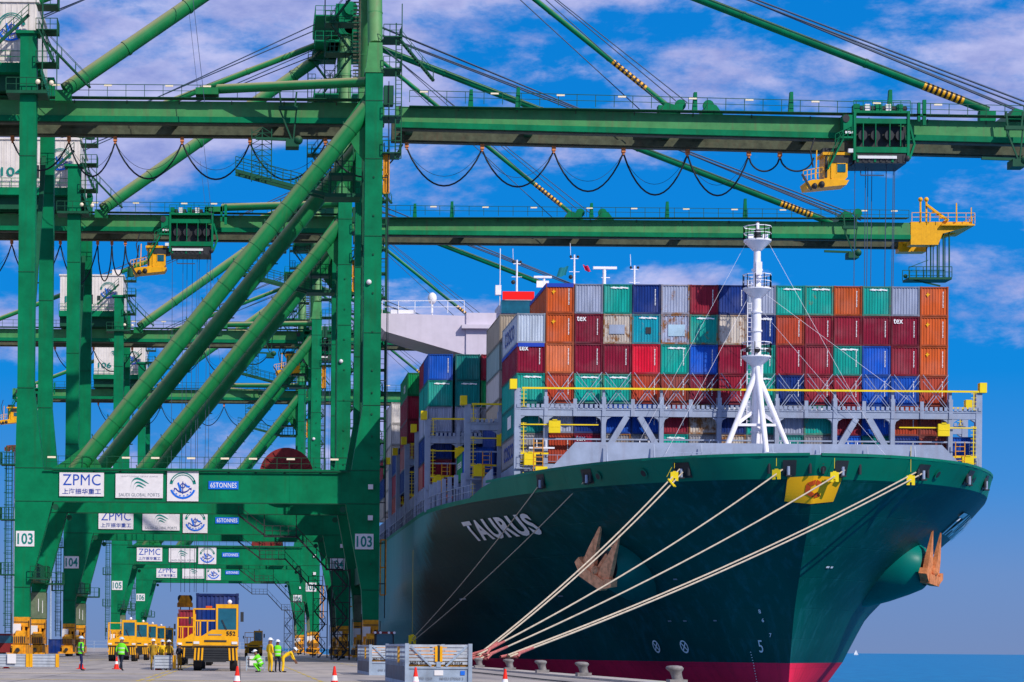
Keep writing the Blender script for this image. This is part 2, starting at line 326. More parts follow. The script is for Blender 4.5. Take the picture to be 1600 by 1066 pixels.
M['sea'] = sea_mat()

# ------------------------------------------------------------------ camera, sun, world
cam = bpy.data.cameras.new('camera'); camo = bpy.data.objects.new('camera', cam); COL.objects.link(camo)
camo.location = (0,0,1.3); camo.rotation_euler = (R(90), -.0085, 0)
camo.rotation_mode = 'XYZ'
camo.rotation_euler = (Matrix.Rotation(-.0085, 4, 'Y') @ Matrix.Rotation(R(90), 4, 'X')).to_euler()
cam.sensor_width = 36; cam.lens = 36*3850/1600; cam.sensor_fit = 'HORIZONTAL'
cam.shift_x = (800-375)/1600; cam.shift_y = (1012.5-533)/1600
cam.clip_start = .5; cam.clip_end = 60000
scene.camera = camo

SUN_EL, SUN_AZ = 37.0, 144.0     # azimuth clockwise from +Y: sun stands to the right, behind the camera
sd = Vector((math.sin(R(SUN_AZ))*math.cos(R(SUN_EL)), math.cos(R(SUN_AZ))*math.cos(R(SUN_EL)), math.sin(R(SUN_EL))))
sl = bpy.data.lights.new('sun', 'SUN'); sl.energy = 4.0; sl.angle = R(.5); sl.color = (1,.94,.84)
so = bpy.data.objects.new('sun', sl); COL.objects.link(so); so.rotation_euler = (-sd).to_track_quat('-Z','Y').to_euler()

w = bpy.data.worlds.new('World'); scene.world = w; w.use_nodes = True
nt = w.node_tree; N = nt.nodes; L = nt.links; N.clear()
out = N.new('ShaderNodeOutputWorld'); bg = N.new('ShaderNodeBackground'); bg.inputs['Strength'].default_value = .1
sky = N.new('ShaderNodeTexSky'); sky.sky_type = 'NISHITA'; sky.sun_disc = False; sky.sun_elevation = R(SUN_EL); sky.sun_rotation = R(SUN_AZ)
tc = N.new('ShaderNodeTexCoord'); sep = N.new('ShaderNodeSeparateXYZ'); L.new(tc.outputs['Generated'], sep.inputs[0])
cr = N.new('ShaderNodeValToRGB'); L.new(sep.outputs['Z'], cr.inputs['Fac'])
ST = [(0,(.17,.26,.50)),(.03,(.14,.27,.57)),(.065,(.05,.26,.68)),(.11,(.0,.238,.72)),(.17,(.0,.225,.715)),(.26,(.0,.20,.66)),(.45,(.30,.42,.75)),(1,(.52,.60,.80))]
el = cr.color_ramp.elements
el[0].position = 0; el[0].color = (*ST[0][1],1); el[1].position = 1; el[1].color = (*ST[-1][1],1)
for p, c in ST[1:-1]: e = el.new(p); e.color = (*c,1)
x10 = N.new('ShaderNodeVectorMath'); x10.operation = 'SCALE'; x10.inputs['Scale'].default_value = 10.2; L.new(cr.outputs[0], x10.inputs[0])
mixs = N.new('ShaderNodeMix'); mixs.data_type = 'RGBA'; mixs.inputs['Factor'].default_value = .985; L.new(sky.outputs[0], mixs.inputs['A']); L.new(x10.outputs[0], mixs.inputs['B'])
mp = N.new('ShaderNodeMapping'); mp.inputs['Scale'].default_value = (1,1,2.3); mp.inputs['Location'].default_value = (.35,0,.12); L.new(tc.outputs['Generated'], mp.inputs['Vector'])
c1 = N.new('ShaderNodeTexNoise'); c1.inputs['Scale'].default_value = 9.0; c1.inputs['Detail'].default_value = 14; c1.inputs['Roughness'].default_value = .62; c1.inputs['Distortion'].default_value = .1; L.new(mp.outputs[0], c1.inputs['Vector'])
# more cloud high up, streaks lower
cov = N.new('ShaderNodeValToRGB'); L.new(sep.outputs['Z'], cov.inputs['Fac'])
ce = cov.color_ramp.elements; ce[0].position = 0; ce[0].color = (.30,)*3+(1,); ce[1].position = 1; ce[1].color = (.62,)*3+(1,)
for p, c in ((.035,.40),(.06,.50),(.10,.52),(.135,.585),(.16,.50),(.185,.54),(.21,.62),(.26,.64),(.4,.5)): e = ce.new(p); e.color = (c,c,c,1)
sm = N.new('ShaderNodeMath'); sm.operation = 'ADD'; L.new(c1.outputs['Fac'], sm.inputs[0]); L.new(cov.outputs[0], sm.inputs[1])
cm = N.new('ShaderNodeMapRange'); cm.interpolation_type = 'SMOOTHSTEP'; cm.inputs['From Min'].default_value = 1.01; cm.inputs['From Max'].default_value = 1.15; cm.inputs['To Max'].default_value = .97; L.new(sm.outputs[0], cm.inputs['Value'])
c2 = N.new('ShaderNodeTexNoise'); c2.inputs['Scale'].default_value = 26; c2.inputs['Detail'].default_value = 12; c2.inputs['Roughness'].default_value = .62; L.new(mp.outputs[0], c2.inputs['Vector'])
cc = N.new('ShaderNodeValToRGB'); cc.color_ramp.elements[0].position = .35; cc.color_ramp.elements[0].color = (2.7,3.3,7.0,1); cc.color_ramp.elements[1].position = .68; cc.color_ramp.elements[1].color = (5.8,6.0,9.2,1)
L.new(c2.outputs['Fac'], cc.inputs['Fac'])
mc = N.new('ShaderNodeMix'); mc.data_type = 'RGBA'; L.new(cm.outputs[0], mc.inputs['Factor']); L.new(mixs.outputs['Result'], mc.inputs['A']); L.new(cc.outputs[0], mc.inputs['B'])
L.new(mc.outputs['Result'], bg.inputs['Color']); L.new(bg.outputs[0], out.inputs['Surface'])
scene.view_settings.view_transform = 'Standard'; scene.view_settings.look = 'None'; scene.view_settings.exposure = 0
scene.render.engine = 'CYCLES'; scene.cycles.max_bounces = 6; scene.cycles.use_denoising = True

# ------------------------------------------------------------------ the setting
QX = 16.9
mb = MB(); mb.add([(-900,-60,0),(QX,-60,0),(QX,4000,0),(-900,4000,0)], [(0,1,2,3)])
tag(mb.build('ground', M['concrete']), kind='structure')
mb = MB(); mb.add([(-30000,-400,-3.2),(30000,-400,-3.2),(30000,45000,-3.2),(-30000,45000,-3.2)], [(0,1,2,3)])
tag(mb.build('sea', M['sea']), kind='structure')
mb = MB(); mb.box(QX+.004,-60,-9,QX+.35,3990,-.05)
tag(mb.build('quay_wall', M['quay_wall']), 'dark concrete quay wall dropping to the water beside the ship', 'quay wall', kind='structure')
mb = MB(); mb.box(QX-1.0,-60,.004,QX+.36,3990,.10); tag(mb.build('quay_kerb', M['coping']), kind='structure')
mb = MB()
for x in (-22.6, 13.4):
    for dx in (-.35, .35): mb.box(x+dx-.03,20,.004,x+dx+.03,1500,.008)
    mb.box(x-.05,20,.0,x+.05,1500,.05)
tag(mb.build('crane_rail', M['dark']), 'paired steel crane rails set into the quay concrete', 'rail', kind='structure')
mb = MB()
for x in (-14,-3.9,-3.5,3.2,8.9):
    y = 40
    while y < 420:
        mb.box(x-.08,y,.004,x+.08,y+6,.008); y += 9
mb.box(-20,96,.004,5,96.5,.008); mb.box(-30,118,.004,-4,118.3,.008)
tag(mb.build('road_marking', M['paint_yellow']), kind='structure')
# ------------------------------------------------------------------ ship-to-shore cranes
ZB, ZT = 56.4, 59.8        # girder underside and top
NEAR, FAR = 0.0, 21.0
def anchor_logo(mb, r=1.0, y=0):   # round port emblem: materials 0 white, 1 teal, 2 blue, 3 dark blue
    def arc(a0, a1, r0, r1, mi, n=18):
        vs = []; 
        for i in range(n+1):
            t = R(a0+(a1-a0)*i/n); vs += [(math.cos(t)*r0*r, y, math.sin(t)*r0*r), (math.cos(t)*r1*r, y, math.sin(t)*r1*r)]
        mb.add(vs, [(2*i,2*i+1,2*i+3,2*i+2) for i in range(n)], mi)
    arc(18,162,.92,1.0,1); arc(24,156,.78,.84,1); arc(200,340,.84,1.0,2,12)
    arc(8,26,.78,1.0,1,3); arc(154,172,.78,1.0,1,3)
    arc(0,360,.12,.2,3); 
    for k in range(6): arc(205+22*k,215+22*k,.72,.80,2,2)
    mb.box(-.035*r,y-.004,-.62*r,.035*r,y,.32*r,3)
    vs = []
    n = 14
    for i in range(n+1):
        t = R(205+130*i/n); w_ = .07+.05*abs(math.sin(math.pi*i/n))
        vs += [(math.cos(t)*.6*r, y-.006, math.sin(t)*.55*r), (math.cos(t)*(.6-w_)*r, y-.006, math.sin(t)*(.55-w_)*r)]
    mb.add(vs, [(2*i,2*i+1,2*i+3,2*i+2) for i in range(n)], 3)
    for s_ in (-1,1): mb.add([(s_*.66*r,y-.006,-.14*r),(s_*.66*r,y-.006,-.34*r),(s_*.44*r,y-.006,-.2*r)], [(0,1,2)], 3)
    mb.add([(-.42*r,y-.006,.2*r),(-.3*r,y-.006,.28*r),(-.06*r,y-.006,-.36*r),(-.2*r,y-.006,-.5*r)], [(0,1,2,3)], 2)
    mb.add([(.16*r,y-.006,.26*r),(.32*r,y-.006,.04*r),(.56*r,y-.006,-.02*r),(.5*r,y-.006,-.16*r),(.24*r,y-.006,-.1*r)], [(0,1,2,3,4)], 2)
    # ring centre shifted up to the shank head
def swoosh_logo(mb, r=1.0, y=0, mi=0):
    for k, (sc_, dz) in enumerate(((1,0),(.72,-.18),(.46,-.33))):
        up = []; lo = []; n = 14
        for i in range(n+1):
            t = i/n; x = (-.62+1.45*t)*sc_ + .12*(1-sc_)
            zc = (.42*math.sin(math.pi*min(1,t*1.25)*.9)**.8 if t < .8 else .42*math.sin(math.pi*.9)**.8*(1-(t-.8)/.2)+.02) if t > 0 else -.2
            zc = -.28+ .62*math.sin(math.pi*(t**.55)) + .30*t
            th = .17*math.sin(math.pi*min(.98,max(.02,t)))**.6*(1 if k == 0 else .8)
            up.append((x*r, y, (zc*sc_+dz+th*.5)*r)); lo.append((x*r, y, (zc*sc_+dz-th*.5)*r))
        mb.add(up+lo, [(i,i+1,n+2+i,n+1+i) for i in range(n)], mi)
LG = [M['sign_white'], M['teal_text'], M['blue_bright'], M['navy_text']]

def f_leg_land(mb, o=-23.25, i=-21.55):
    mb.prism([(-23.4,4.3),(-21.8,4.3),(-21.8,7.4),(-19.5,16.3),(-19.5,19.75),(-20.5,19.75),(i,28),(i,64.6),(o,64.6),(o,28),(-23.4,19.75)], -.9, .9)
    for z in (7.4,16.3,19.75,28,40,52): mb.box(-23.44 if z<25 else o-.03,-.95,z-.03,(-21.7 if z<10 else -19.6) if z<25 else i,-.9,z+.03,1)
    mb.box(-23.7,-1.2,64.6,-21.3,1.2,64.9)
def f_leg_water(mb):
    mb.prism([(14.3,4.3),(12.7,4.3),(12.5,7.4),(10.8,16.3),(10.8,19.75),(11.35,19.75),(12.5,26.5),(12.5,61),(14.3,61)], -.9, .9)
    for z in (7.4,16.3,19.75,26.5,34,44,52,58): mb.box(12.55 if z<10 or z>25 else 10.9,-.95,z-.03,14.34,-.9,z+.03,1)
    for z in (10,21,23.2,25.5,27.7,30,34,38,42,46,50): mb.box(13.35,-1.0,z,13.5,-.9,z+.18,1)
def f_ped(mb):             # added box round a far leg's foot, sunlit grey put into its colour
    mb.box(-.85,-.95,0,.87,.95,2.9)
    mb.box(.0,-1.0,.8,.08,-.95,2.2,1); mb.box(.45,-1.0,.6,.53,-.95,2.0,1)
def f_pbeam(mb):
    mb.box(-19.5,-.86,16.3,10.8,.86,19.7)
    mb.box(-19.5,-.93,16.22,10.8,-.86,16.32,1); mb.box(-19.5,-1.1,19.66,10.8,-.86,19.78)
    for x in (-15.2,-12.5,-7.8,-4.8,-1.3,1.5,4.5,8.2): mb.box(x-.07,-1.0,19.35,x+.07,-.86,19.66,1)
    for x in (-9.5,5.0): mb.box(x-.02,-.885,16.35,x+.02,-.86,19.6)
    for s_, x in ((1,-19.2),(-1,10.5)):
        mb.tube((x,-.95,15.7),(x,-1.05,15.7),.32,n=12,mi=1)
def f_tie(mb):             # beams joining the near and the far frame
    for x0,x1,z0,z1 in ((-23.2,-21.8,17.0,19.6),(12.7,14.1,17.0,19.6),(-23.2,-21.8,8.3,10.2),(12.7,14.1,8.3,10.2),(-23.1,-21.9,61.5,63.4),(12.8,14.0,59.0,60.8)):
        mb.box(x0,.9,z0,x1,20.1,z1); mb.cut()
    mb.bar((-22.4,.9,27),(-22.4,20.1,56),.5); mb.cut(); mb.bar((13.4,.9,56),(13.4,20.1,27),.5); mb.cut()
def f_diag(mb):
    a = Vector((-17.3,0,19.4)); b = Vector((12.9,0,57.6)); mb.tube(a, b, .86, n=20)
    d = (b-a).normalized(); up = d.cross(Vector((0,1,0)))
    L_ = (b-a).length; t = 4
    while t < L_-3:
        c = a+d*t
        mb.tube(c-d*.05, c+d*.05, .9, n=20)
        for s_ in (-1,1): mb.bar(c+up*s_*.86, c+up*s_*1.08+d*.2, .12, 1)
        t += 2.6
    mb.prism([(10.2,55.6),(12.5,58.9),(12.5,51.8),(11.4,53.2)], -.12, .12)
    mb.prism([(-19.6,19.75),(-14.4,19.75),(-16.0,22.4),(-18.0,20.8)], -.14, .14)
def f_hstrut(mb):
    mb.tube((-2.9,6.0,60.6),(12.6,.3,60.2),.5,n=14); mb.box(-5.2,5.2,59.9,-2.8,7,60.6)
    mb.tube((-2.9,15.0,60.6),(12.6,20.7,60.2),.5,n=14)
def girder_section(mb, x0, x1, yc, sag=0.0):
    n = 12
    for i in range(n):
        a = x0+(x1-x0)*i/n; b = x0+(x1-x0)*(i+1)/n
        za = -sag*max(0,(a-14)/80.)**1; zb = -sag*max(0,(b-14)/80.)**1
        for (w_,z0,z1,mi) in ((.62,58.0,59.65,0 if yc < 10 else 1),(.80,57.4,58.0,2 if yc < 10 else 1),(.5,57.25,57.4,1)):  # far girder dark on every face: its shade put into the colour
            mb.prism([(a,z0+za),(b,z0+zb),(b,z1+zb),(a,z1+za)], yc-w_, yc+w_, mi)
        mb.box(a+.4,yc-.7,59.3+za,a+.5,yc-.62,59.7+za,1); 
def f_girder(yc): return lambda mb: girder_section(mb, -52, 14.9, yc)
def f_boom(yc): return lambda mb: girder_section(mb, 15.6, 90.5, yc, .7)
def f_cross(mb):           # cross ties between the two girders
    for x in (-51,-40,-30,-19,-8,3,12): mb.box(x,7.9,58.4,x+.8,13.1,59.6); mb.cut()
def f_cross_b(mb):
    for x in (17,30,45,60,79): mb.box(x,7.9,57.9,x+.8,13.1,58.9); mb.cut()
def f_walk(x0, x1, sag):
    def f(mb):
        p = lambda x: -sag*max(0,(x-14)/80.)
        for y in (6.2,):
            mb.box(x0,5.6,59.86+p((x0+x1)/2)-.05,x1,6.9,59.92+p((x0+x1)/2)-.05)
            mb.rail((x0,5.65,59.9+p(x0)),(x1,5.65,59.9+p(x1)),1.25,2.0,.045)
            mb.rail((x0,15.3,59.9+p(x0)),(x1,15.3,59.9+p(x1)),1.25,2.6,.04)
    return f
def f_lamps(mb):
    for i, x in enumerate((-20,-14.5,-8,-4,1,6.5,18.5,26,33,39.5,47,53,60,66.5,73,84,88)):
        z = 61.0-.7*max(0,(x-14)/80.); w_ = .42
        mb.box(x-w_,5.45,z-.08,x+w_,5.6,z+.08); mb.cut()
def f_tip(mb):
    mb.prism([(90.5,56.0),(94.2,56.0),(94.8,57.5),(98.8,58.6),(98.8,59.1),(90.5,59.1)], 6.6, 8.6)
    mb.prism([(90.5,56.0),(94.2,56.0),(94.8,57.5),(98.8,58.6),(98.8,59.1),(90.5,59.1)], 12.4, 14.4)
    mb.box(91,8.6,57,92.5,12.4,58.8); mb.box(94.5,6,58.5,99,15,58.7)
    mb.rail((93,6.1,59.1),(99,6.1,59.1),1.1,1.2,.05); mb.rail((99,6.1,58.8),(99,14.9,58.8),1.1,1.2,.05)
    mb.bar((92.5,6.4,61.4),(95.5,6.4,59.2),.3)
    for x in (91.8,92.6): mb.bar((x,6.6,59.1),(x,6.6,61.9),.22); mb.ball((x,6.6,62.1),.32)
    mb.bar((96.6,6.4,59.1),(96.6,6.4,61.6),.15); mb.bar((98.6,6.4,59.1),(98.6,6.4,61.0),.12)
    mb.rail((90.6,6.4,59.1),(93,6.4,59.1),1.2,1,.05)
    for k in range(5): mb.box(93.4+k*.5,6.3,60.4-k*.42,93.9+k*.5,7,60.5-k*.42)
def f_tip_basket(mb):
    for x in (93.3,94.2,95.0,95.8): mb.tube((x,7,57.8),(x,7,51.6),.1,n=6); mb.tube((x,9,57.4),(x,9,51.6),.07,n=6)
    mb.box(90.2,6.4,51.3,96,9.6,51.6); mb.rail((90.2,6.4,51.6),(96,6.4,51.6),1.4,1,.06); mb.rail((90.2,9.6,51.6),(96,9.6,51.6),1.4,1,.06)
    mb.tube((90.2,6.4,52.9),(92.8,6.4,53.9),.06,n=4); mb.bar((91,7,51.3),(94.6,7,50.5),.2); mb.ball((89.9,7,51.8),.3)
def f_pylon(y0, y1):
    def f(mb):
        mb.box(12.4,y0-1.0,60.9,14.4,y0+1.0,61.3); 
        mb.prism([(12.5,61.3),(14.3,61.3),(14.2,64.0),(12.8,64.0)], y0-.9, y0+.9)
        mb.tube((13.5,y0,64.0),(13.5,y1,85.5),.78,n=20)
        for k in range(1,6):
            t = k/6; mb.tube((13.5,y0+(y1-y0)*t-.0,64+21.5*t-.06),(13.5,y0+(y1-y0)*t,64+21.5*t+.06),.83,n=20)
    return f
def f_apex(mb):
    mb.box(12.6,5.5,84.0,14.4,15.5,86.0); mb.box(11.2,4.6,82.6,12.6,16.4,83.0)
    for z in (75.5,82.6,86.0):
        mb.box(9.4,4,z,12.6,17,z+.18); mb.rail((9.4,4,z+.18),(12.6,4,z+.18),1.2,1,.05); mb.rail((9.4,4,z+.18),(9.4,17,z+.18),1.2,1.6,.05)
        mb.box(14.4,4,z,17.2,17,z+.18); mb.rail((14.4,4,z+.18),(17.2,4,z+.18),1.2,1,.05); mb.rail((17.2,4,z+.18),(17.2,17,z+.18),1.2,1.6,.05)
    for z in (84.9,87.5): mb.tube((14.2,5.5,z),(14.2,8.5,z),.9,n=16); mb.tube((14.2,12.5,z),(14.2,15.5,z),.9,n=16)
    mb.box(12.2,6,86.2,14.8,15,88.2)
def f_stair_pylon(mb):
    z = 62.0; i = 0
    while z < 82:
        x0, x1 = (9.2,11.6) if i % 2 == 0 else (11.6,9.2)
        mb.stair((x0,9,z),(x1,9,z+3.2),.9); mb.box(8.6,8.2,z-.08,12.3,10.6,z+.04); mb.rail((8.6,8.2,z),(9.6,8.2,z),1.2,.5,.05); mb.rail((11.3,8.2,z),(12.4,8.2,z),1.2,.5,.05)
        mb.rail((8.6,10.6,z),(12.3,10.6,z),1.2,1,.04)
        z += 3.2; i += 1
    for x in (8.6,12.3): mb.bar((x,10.6,60),(x,10.6,82),.12)
def f_ladder_pylon(mb):
    for y in (6.2,7.0): mb.bar((12.2,y,61),(12.2,y,75.5),.1)
    for k in range(36): mb.tube((12.2,6.2,61.3+k*.4),(12.2,7.0,61.3+k*.4),.04,n=4); mb.bar((11.5,6.6,61.3+k*.4),(12.3,6.6,61.3+k*.4),.12)
def f_stay(p, q, r, stripe=False):
    def f(mb):
        mb.tube(p, q, r, n=14)
        P = Vector(p); Q = Vector(q); d = (Q-P).normalized()
        for k in range(1,5):
            c = P.lerp(Q, k/5.); mb.tube(c-d*.15, c+d*.15, r*1.1, n=14)
        mb.box(q[0]-1.0,q[1]-.5,q[2]-1.2,q[0]+.7,q[1]+.5,q[2]-.1)
    return f
def f_stripes(p, q, r):
    def f(mb):
        P = Vector(p); Q = Vector(q); d = (Q-P).normalized(); L_ = (Q-P).length
        s_ = L_-7.5
        k = 0
        while s_ < L_-3:
            mb.tube(P+d*s_, P+d*(s_+.27), r*1.04, n=14, mi=k%2); s_ += .27; k += 1
    return f
AP = (13.5,10.5,84.5)
def f_ropes_fore(mb):
    for (x,z,dy) in ((44.5,60.3,-1.6),(46.5,60.6,-.6),(48,60.8,1),(43,60.1,1.6)): mb.tube((14.3,10.5+dy,87.0 if x>44 else 86.0),(x,10.5+dy,z),.055,n=5,caps=False); mb.cut()
    for (x,z,dy) in ((84,60.2,-1.2),(84.6,60.3,-1.7),(84,60.2,1.2),(84.6,60.3,1.7)): mb.tube((14.3,10.5+dy,88.3 if dy>0 else 86.3),(x,10.5+dy,z),.10,n=5,caps=False); mb.cut()
def f_ropes_back(mb):
    for dy in (-2,2): mb.tube((12.6,10.5+dy,87.5),(-27.5,10.5+dy,69.3+dy*.4),.08,n=5,caps=False); mb.cut(); mb.tube((12.6,10.5+dy,84),(-26.5,10.5+dy,67.3+dy*.4),.07,n=5,caps=False); mb.cut()
    mb.tube((-8,3,90),(-4.2,3,58.5),.04,n=4,caps=False); mb.cut()
def f_house(mb):
    mb.box(-33.4,3.6,62.6,-21.9,17.6,69.0)
    x = -33.0
    while x < -22: mb.box(x,3.55,62.7,x+.06,3.6,68.9); x += .6
    mb.box(-33.6,3.4,69.0,-21.7,17.8,69.25); mb.box(-24,5,69.25,-22.5,9,70.4)
    mb.box(-28.3,3.5,63.9,-27.4,3.58,65.6,1)
    mb.box(-26.6,3.5,64.6,-26.0,3.56,65.4,1)
def f_house_base(mb):
    mb.box(-33.6,3.3,61.6,-21.5,18,62.6); mb.rail((-33.6,3.2,62.6),(-23.4,3.2,62.6),1.2,1.2,.05)
    for x in (-33,-29,-25,-22.5): mb.box(x,6.9,59.8,x+.5,14.2,61.6)
    mb.box(-33.5,4.5,59.9,-22,16.5,61.6,1)
def f_land_platform(mb):
    for yy in (-1.6,):
        mb.box(-24.6,-1.7,58.3,-20.4,1.7,58.6); mb.rail((-24.6,-1.7,58.6),(-20.4,-1.7,58.6),1.3,1,.05); mb.rail((-24.6,1.7,58.6),(-20.4,1.7,58.6),1.3,1,.05)
    mb.stair((-20.6,1.5,64.2),(-16.2,1.5,59.7),.9); mb.stair((-19.8,-1.3,61.6),(-21.3,-1.3,64.9),.8)
    for z in (61.5,64.9,67.5): mb.box(-21.6,-1.4,z,-19.4,1.4,z+.1); mb.rail((-21.6,-1.4,z),(-19.4,-1.4,z),1.2,.7,.05); mb.rail((-19.4,-1.4,z),(-19.4,1.4,z),1.2,.7,.05)
    mb.stair((-19.6,.3,61.6),(-21.2,.3,64.9),.7)
    mb.bar((-20.9,-1.4,58.6),(-20.9,-1.4,69.2),.14); mb.bar((-19.4,-1.4,58.6),(-19.4,-1.4,66),.1)
    mb.tube((-20.3,-1.0,68.2),(-20.3,-1.0,70.0),.6,n=8)
    mb.bar((-26.5,1.6,63.5),(-22.6,1.6,67.2),.3); mb.rail((-26.5,1.5,63.5),(-22.6,1.5,67.2),1.1,1,.05)
def f_floods(mb):
    for x,z in ((-21.3,59.4),(-19.9,59.3)): mb.ball((x,-2.0,z),.26,8,5); mb.cut()
def f_water_platform(mb):
    for z in (52.5,56.3,61.2,64.5):
        mb.box(14.3,-1.3,z,16.2,2.2,z+.12); mb.rail((14.3,-1.3,z+.1),(16.2,-1.3,z+.1),1.2,.6,.05); mb.rail((16.2,-1.3,z+.1),(16.2,2.2,z+.1),1.2,.9,.05); mb.cut()
    mb.stair((16.0,-.6,64.4),(19.5,-.6,60.2),.9)
    mb.bar((15.6,-1,52),(15.6,-1,66),.12); mb.bar((16.2,-1,52),(16.2,-1,68),.1)
    for k in range(30): mb.tube((15.6,-1,52+k*.45),(16.2,-1,52+k*.45),.035,n=4)
    mb.cut(); mb.box(14.4,-.8,57.6,15.4,.4,59.6); mb.cut()
def f_side_cable(mb):
    mb.tube((14.9,-.9,4.5),(14.9,-.9,60),.05,n=5)
    mb.tube((15.05,-.5,20),(15.05,-.5,56),.03,n=4)
    for k in range(12): mb.box(14.3,-.95,8+k*4.2,14.95,-.85,8.1+k*4.2)
def f_yellow_cage(mb):
    for z0,z1 in ((6.9,12.6),(48.5,52.4)):
        for x in (14.45,15.0):
            mb.bar((x,-.6,z0),(x,-.6,z1),.14)
        for k in range(3): mb.bar((14.45,-.6,z0+(z1-z0)*k/2),(15.0,-.6,z0+(z1-z0)*k/2),.14)
        if z0 > 40: mb.box(14.5,-.5,z0,14.9,-.3,z1)
        mb.cut()
def f_ladder_land(mb):
    for x in (-24.35,-23.75): mb.bar((x,-.4,2.6),(x,-.4,22),.1)
    z = 2.8
    while z < 22: mb.tube((-24.35,-.4,z),(-23.75,-.4,z),.035,n=4); z += .42
    z = 3.4
    while z < 22:
        mb.path([(-24.4,-.4,z),(-24.5,-1.0,z),(-24.05,-1.25,z),(-23.6,-1.0,z),(-23.7,-.4,z)], .04, n=4); z += 1.25
    for x in (-24.4,-24.05,-23.7): mb.bar((x,-1.2,3.4),(x,-1.2,21),.05)
    for z in (8.6,14.3,20.0): mb.box(-24.9,-1.3,z,-23.4,.8,z+.12); mb.rail((-24.9,-1.3,z),(-23.5,-1.3,z),1.3,.5,.05); mb.rail((-24.9,-1.3,z),(-24.9,.8,z),1.3,.7,.05)
def f_foot_platform(mb):
    mb.box(-21.75,-1.5,8.2,-19.9,1.5,8.35); mb.rail((-21.7,-1.5,8.35),(-19.9,-1.5,8.35),1.2,.6,.05); mb.rail((-19.9,-1.5,8.35),(-19.9,1.5,8.35),1.2,.7,.05)
def f_beam_rail(mb):
    mb.rail((-20.2,-.95,19.78),(11.2,-.95,19.78),1.2,1.25,.035); mb.box(-20.4,-1.25,19.5,11.2,-1.12,19.62)
def f_beam_lamps(mb):
    for x in (-23.6,-19.6,-11.9,-8.9,-5.2,-1.7,1.2,5.1,9.6,12.2)[1:9]:
        mb.box(x-.45,-1.15,20.75,x+.4,-1.0,20.93); mb.cut()
def f_leg_lights(mb):
    for z in (39.2,): mb.ball((13.0,-1.05,z),.28,8,5); mb.cut()
    for z in (14.6,17.8): mb.box(13.1,-1.15,z,13.6,-.95,z+.5); mb.cut()
def f_reel(mb):
    mb.tube((5.0,19.4,20.7),(5.0,20.1,20.7),3.0,n=36); mb.tube((5.0,18.9,20.7),(5.0,19.4,20.7),.9,n=20)
    for k in range(18):
        a = 2*math.pi*k/18; mb.bar((5+.9*math.cos(a),19.33,20.7+.9*math.sin(a)),(5+2.85*math.cos(a),19.33,20.7+2.85*math.sin(a)),.09)
def f_under_stair(mb):
    mb.stair((-.3,20.6,16.2),(2.7,20.6,13.9),.9); mb.box(2.6,20,13.75,6.2,21.2,13.88); mb.rail((2.6,20,13.88),(6.2,20,13.88),1.1,.9,.05)
    mb.stair((6.2,20.6,13.9),(9.6,20.6,10.3),.9); mb.box(9.5,19.9,10.1,11.5,21.4,10.25); mb.rail((9.5,19.9,10.25),(11.5,19.9,10.25),1.2,.6,.05)
    for x in (2.6,6.2): mb.bar((x,20.6,13.8),(x,20.6,16.3),.1)
    z = 10.1; i = 0
    while z > .9:
        x0, x1 = (10.4,11.9) if i % 2 == 0 else (11.9,10.4)
        mb.stair((x0,19.6,z),(x1,19.6,z-1.8),.8); mb.box(10.2,19.1,z-.06,12.2,20.1,z+.02); z -= 1.8; i += 1
    for x in (10.2,12.2): mb.bar((x,19.1,0.05),(x,19.1,10.2),.12); mb.bar((x,20.1,0.05),(x,20.1,10.2),.12)
def f_leg_stair(mb):       # zigzag stair tower standing off the waterside leg
    z = 21.0; i = 0
    while z < 54:
        x0, x1 = (13.0,15.1) if i % 2 == 0 else (15.1,13.0)
        mb.stair((x0,10,z),(x1,10,z+2.6),.9)
        mb.box(12.8,9.2,z-.12,15.4,10.9,z+.03); mb.rail((12.8,9.2,z),(15.4,9.2,z),1.1,.65,.045); z += 2.6; i += 1
    for x in (12.8,15.4): mb.bar((x,9.2,19.7),(x,9.2,55),.16); mb.bar((x,10.9,19.7),(x,10.9,55),.16)
def f_hang_walk(mb):
    for x in (.8,1.9,2.9):
        for y in (6.0,7.0): mb.bar((x,y,51.0),(x,y,56.4),.1)
    for k in range(9):
        z = 51.2+k*.6; mb.bar((.8,6.0,z),(1.9,6.0,z+.6),.06); mb.bar((2.9,6.0,z),(1.9,6.0,z+.6),.06); mb.bar((.8,6.0,z),(2.9,6.0,z),.05)
    mb.bar((-.9,6.2,52.0),(9.2,6.2,49.4),.35); mb.bar((-.9,8.0,52.0),(9.2,8.0,49.4),.35)
    mb.rail((-.9,6.1,52.1),(9.2,6.1,49.5),1.4,.9,.05); mb.rail((-.9,8.1,52.1),(9.2,8.1,49.5),1.4,.9,.05)
    mb.box(8.6,5.6,49.2,12.4,8.8,49.6); mb.box(9,5.8,51.5,11.8,8.6,51.8); mb.rail((9,5.6,49.6),(12.4,5.6,49.6),1.3,.7,.06); mb.rail((9,5.6,51.8),(11.8,5.6,51.8),1.2,.7,.06)
    for x in (9.2,10.4,11.6): mb.bar((x,5.8,49.4),(x,5.8,54.5),.14)
def f_rope_support(mb):
    mb.bar((-.9,5.2,60.4),(-.7,5.2,58.6),.18); mb.bar((.9,5.2,60.4),(.7,5.2,58.6),.18); mb.bar((-.9,5.2,58.6),(.4,5.2,55.4),.16); mb.bar((.9,5.2,58.6),(.6,5.2,55.4),.16)
    mb.box(-.2,5.0,54.6,1.2,7,55.4); mb.bar((-3.4,5.4,55.5),(.2,5.4,55.4),.28); mb.ball((1.1,5.2,55.3),.5,8,6); mb.box(-1.0,5.0,58.5,1.0,5.5,58.9)
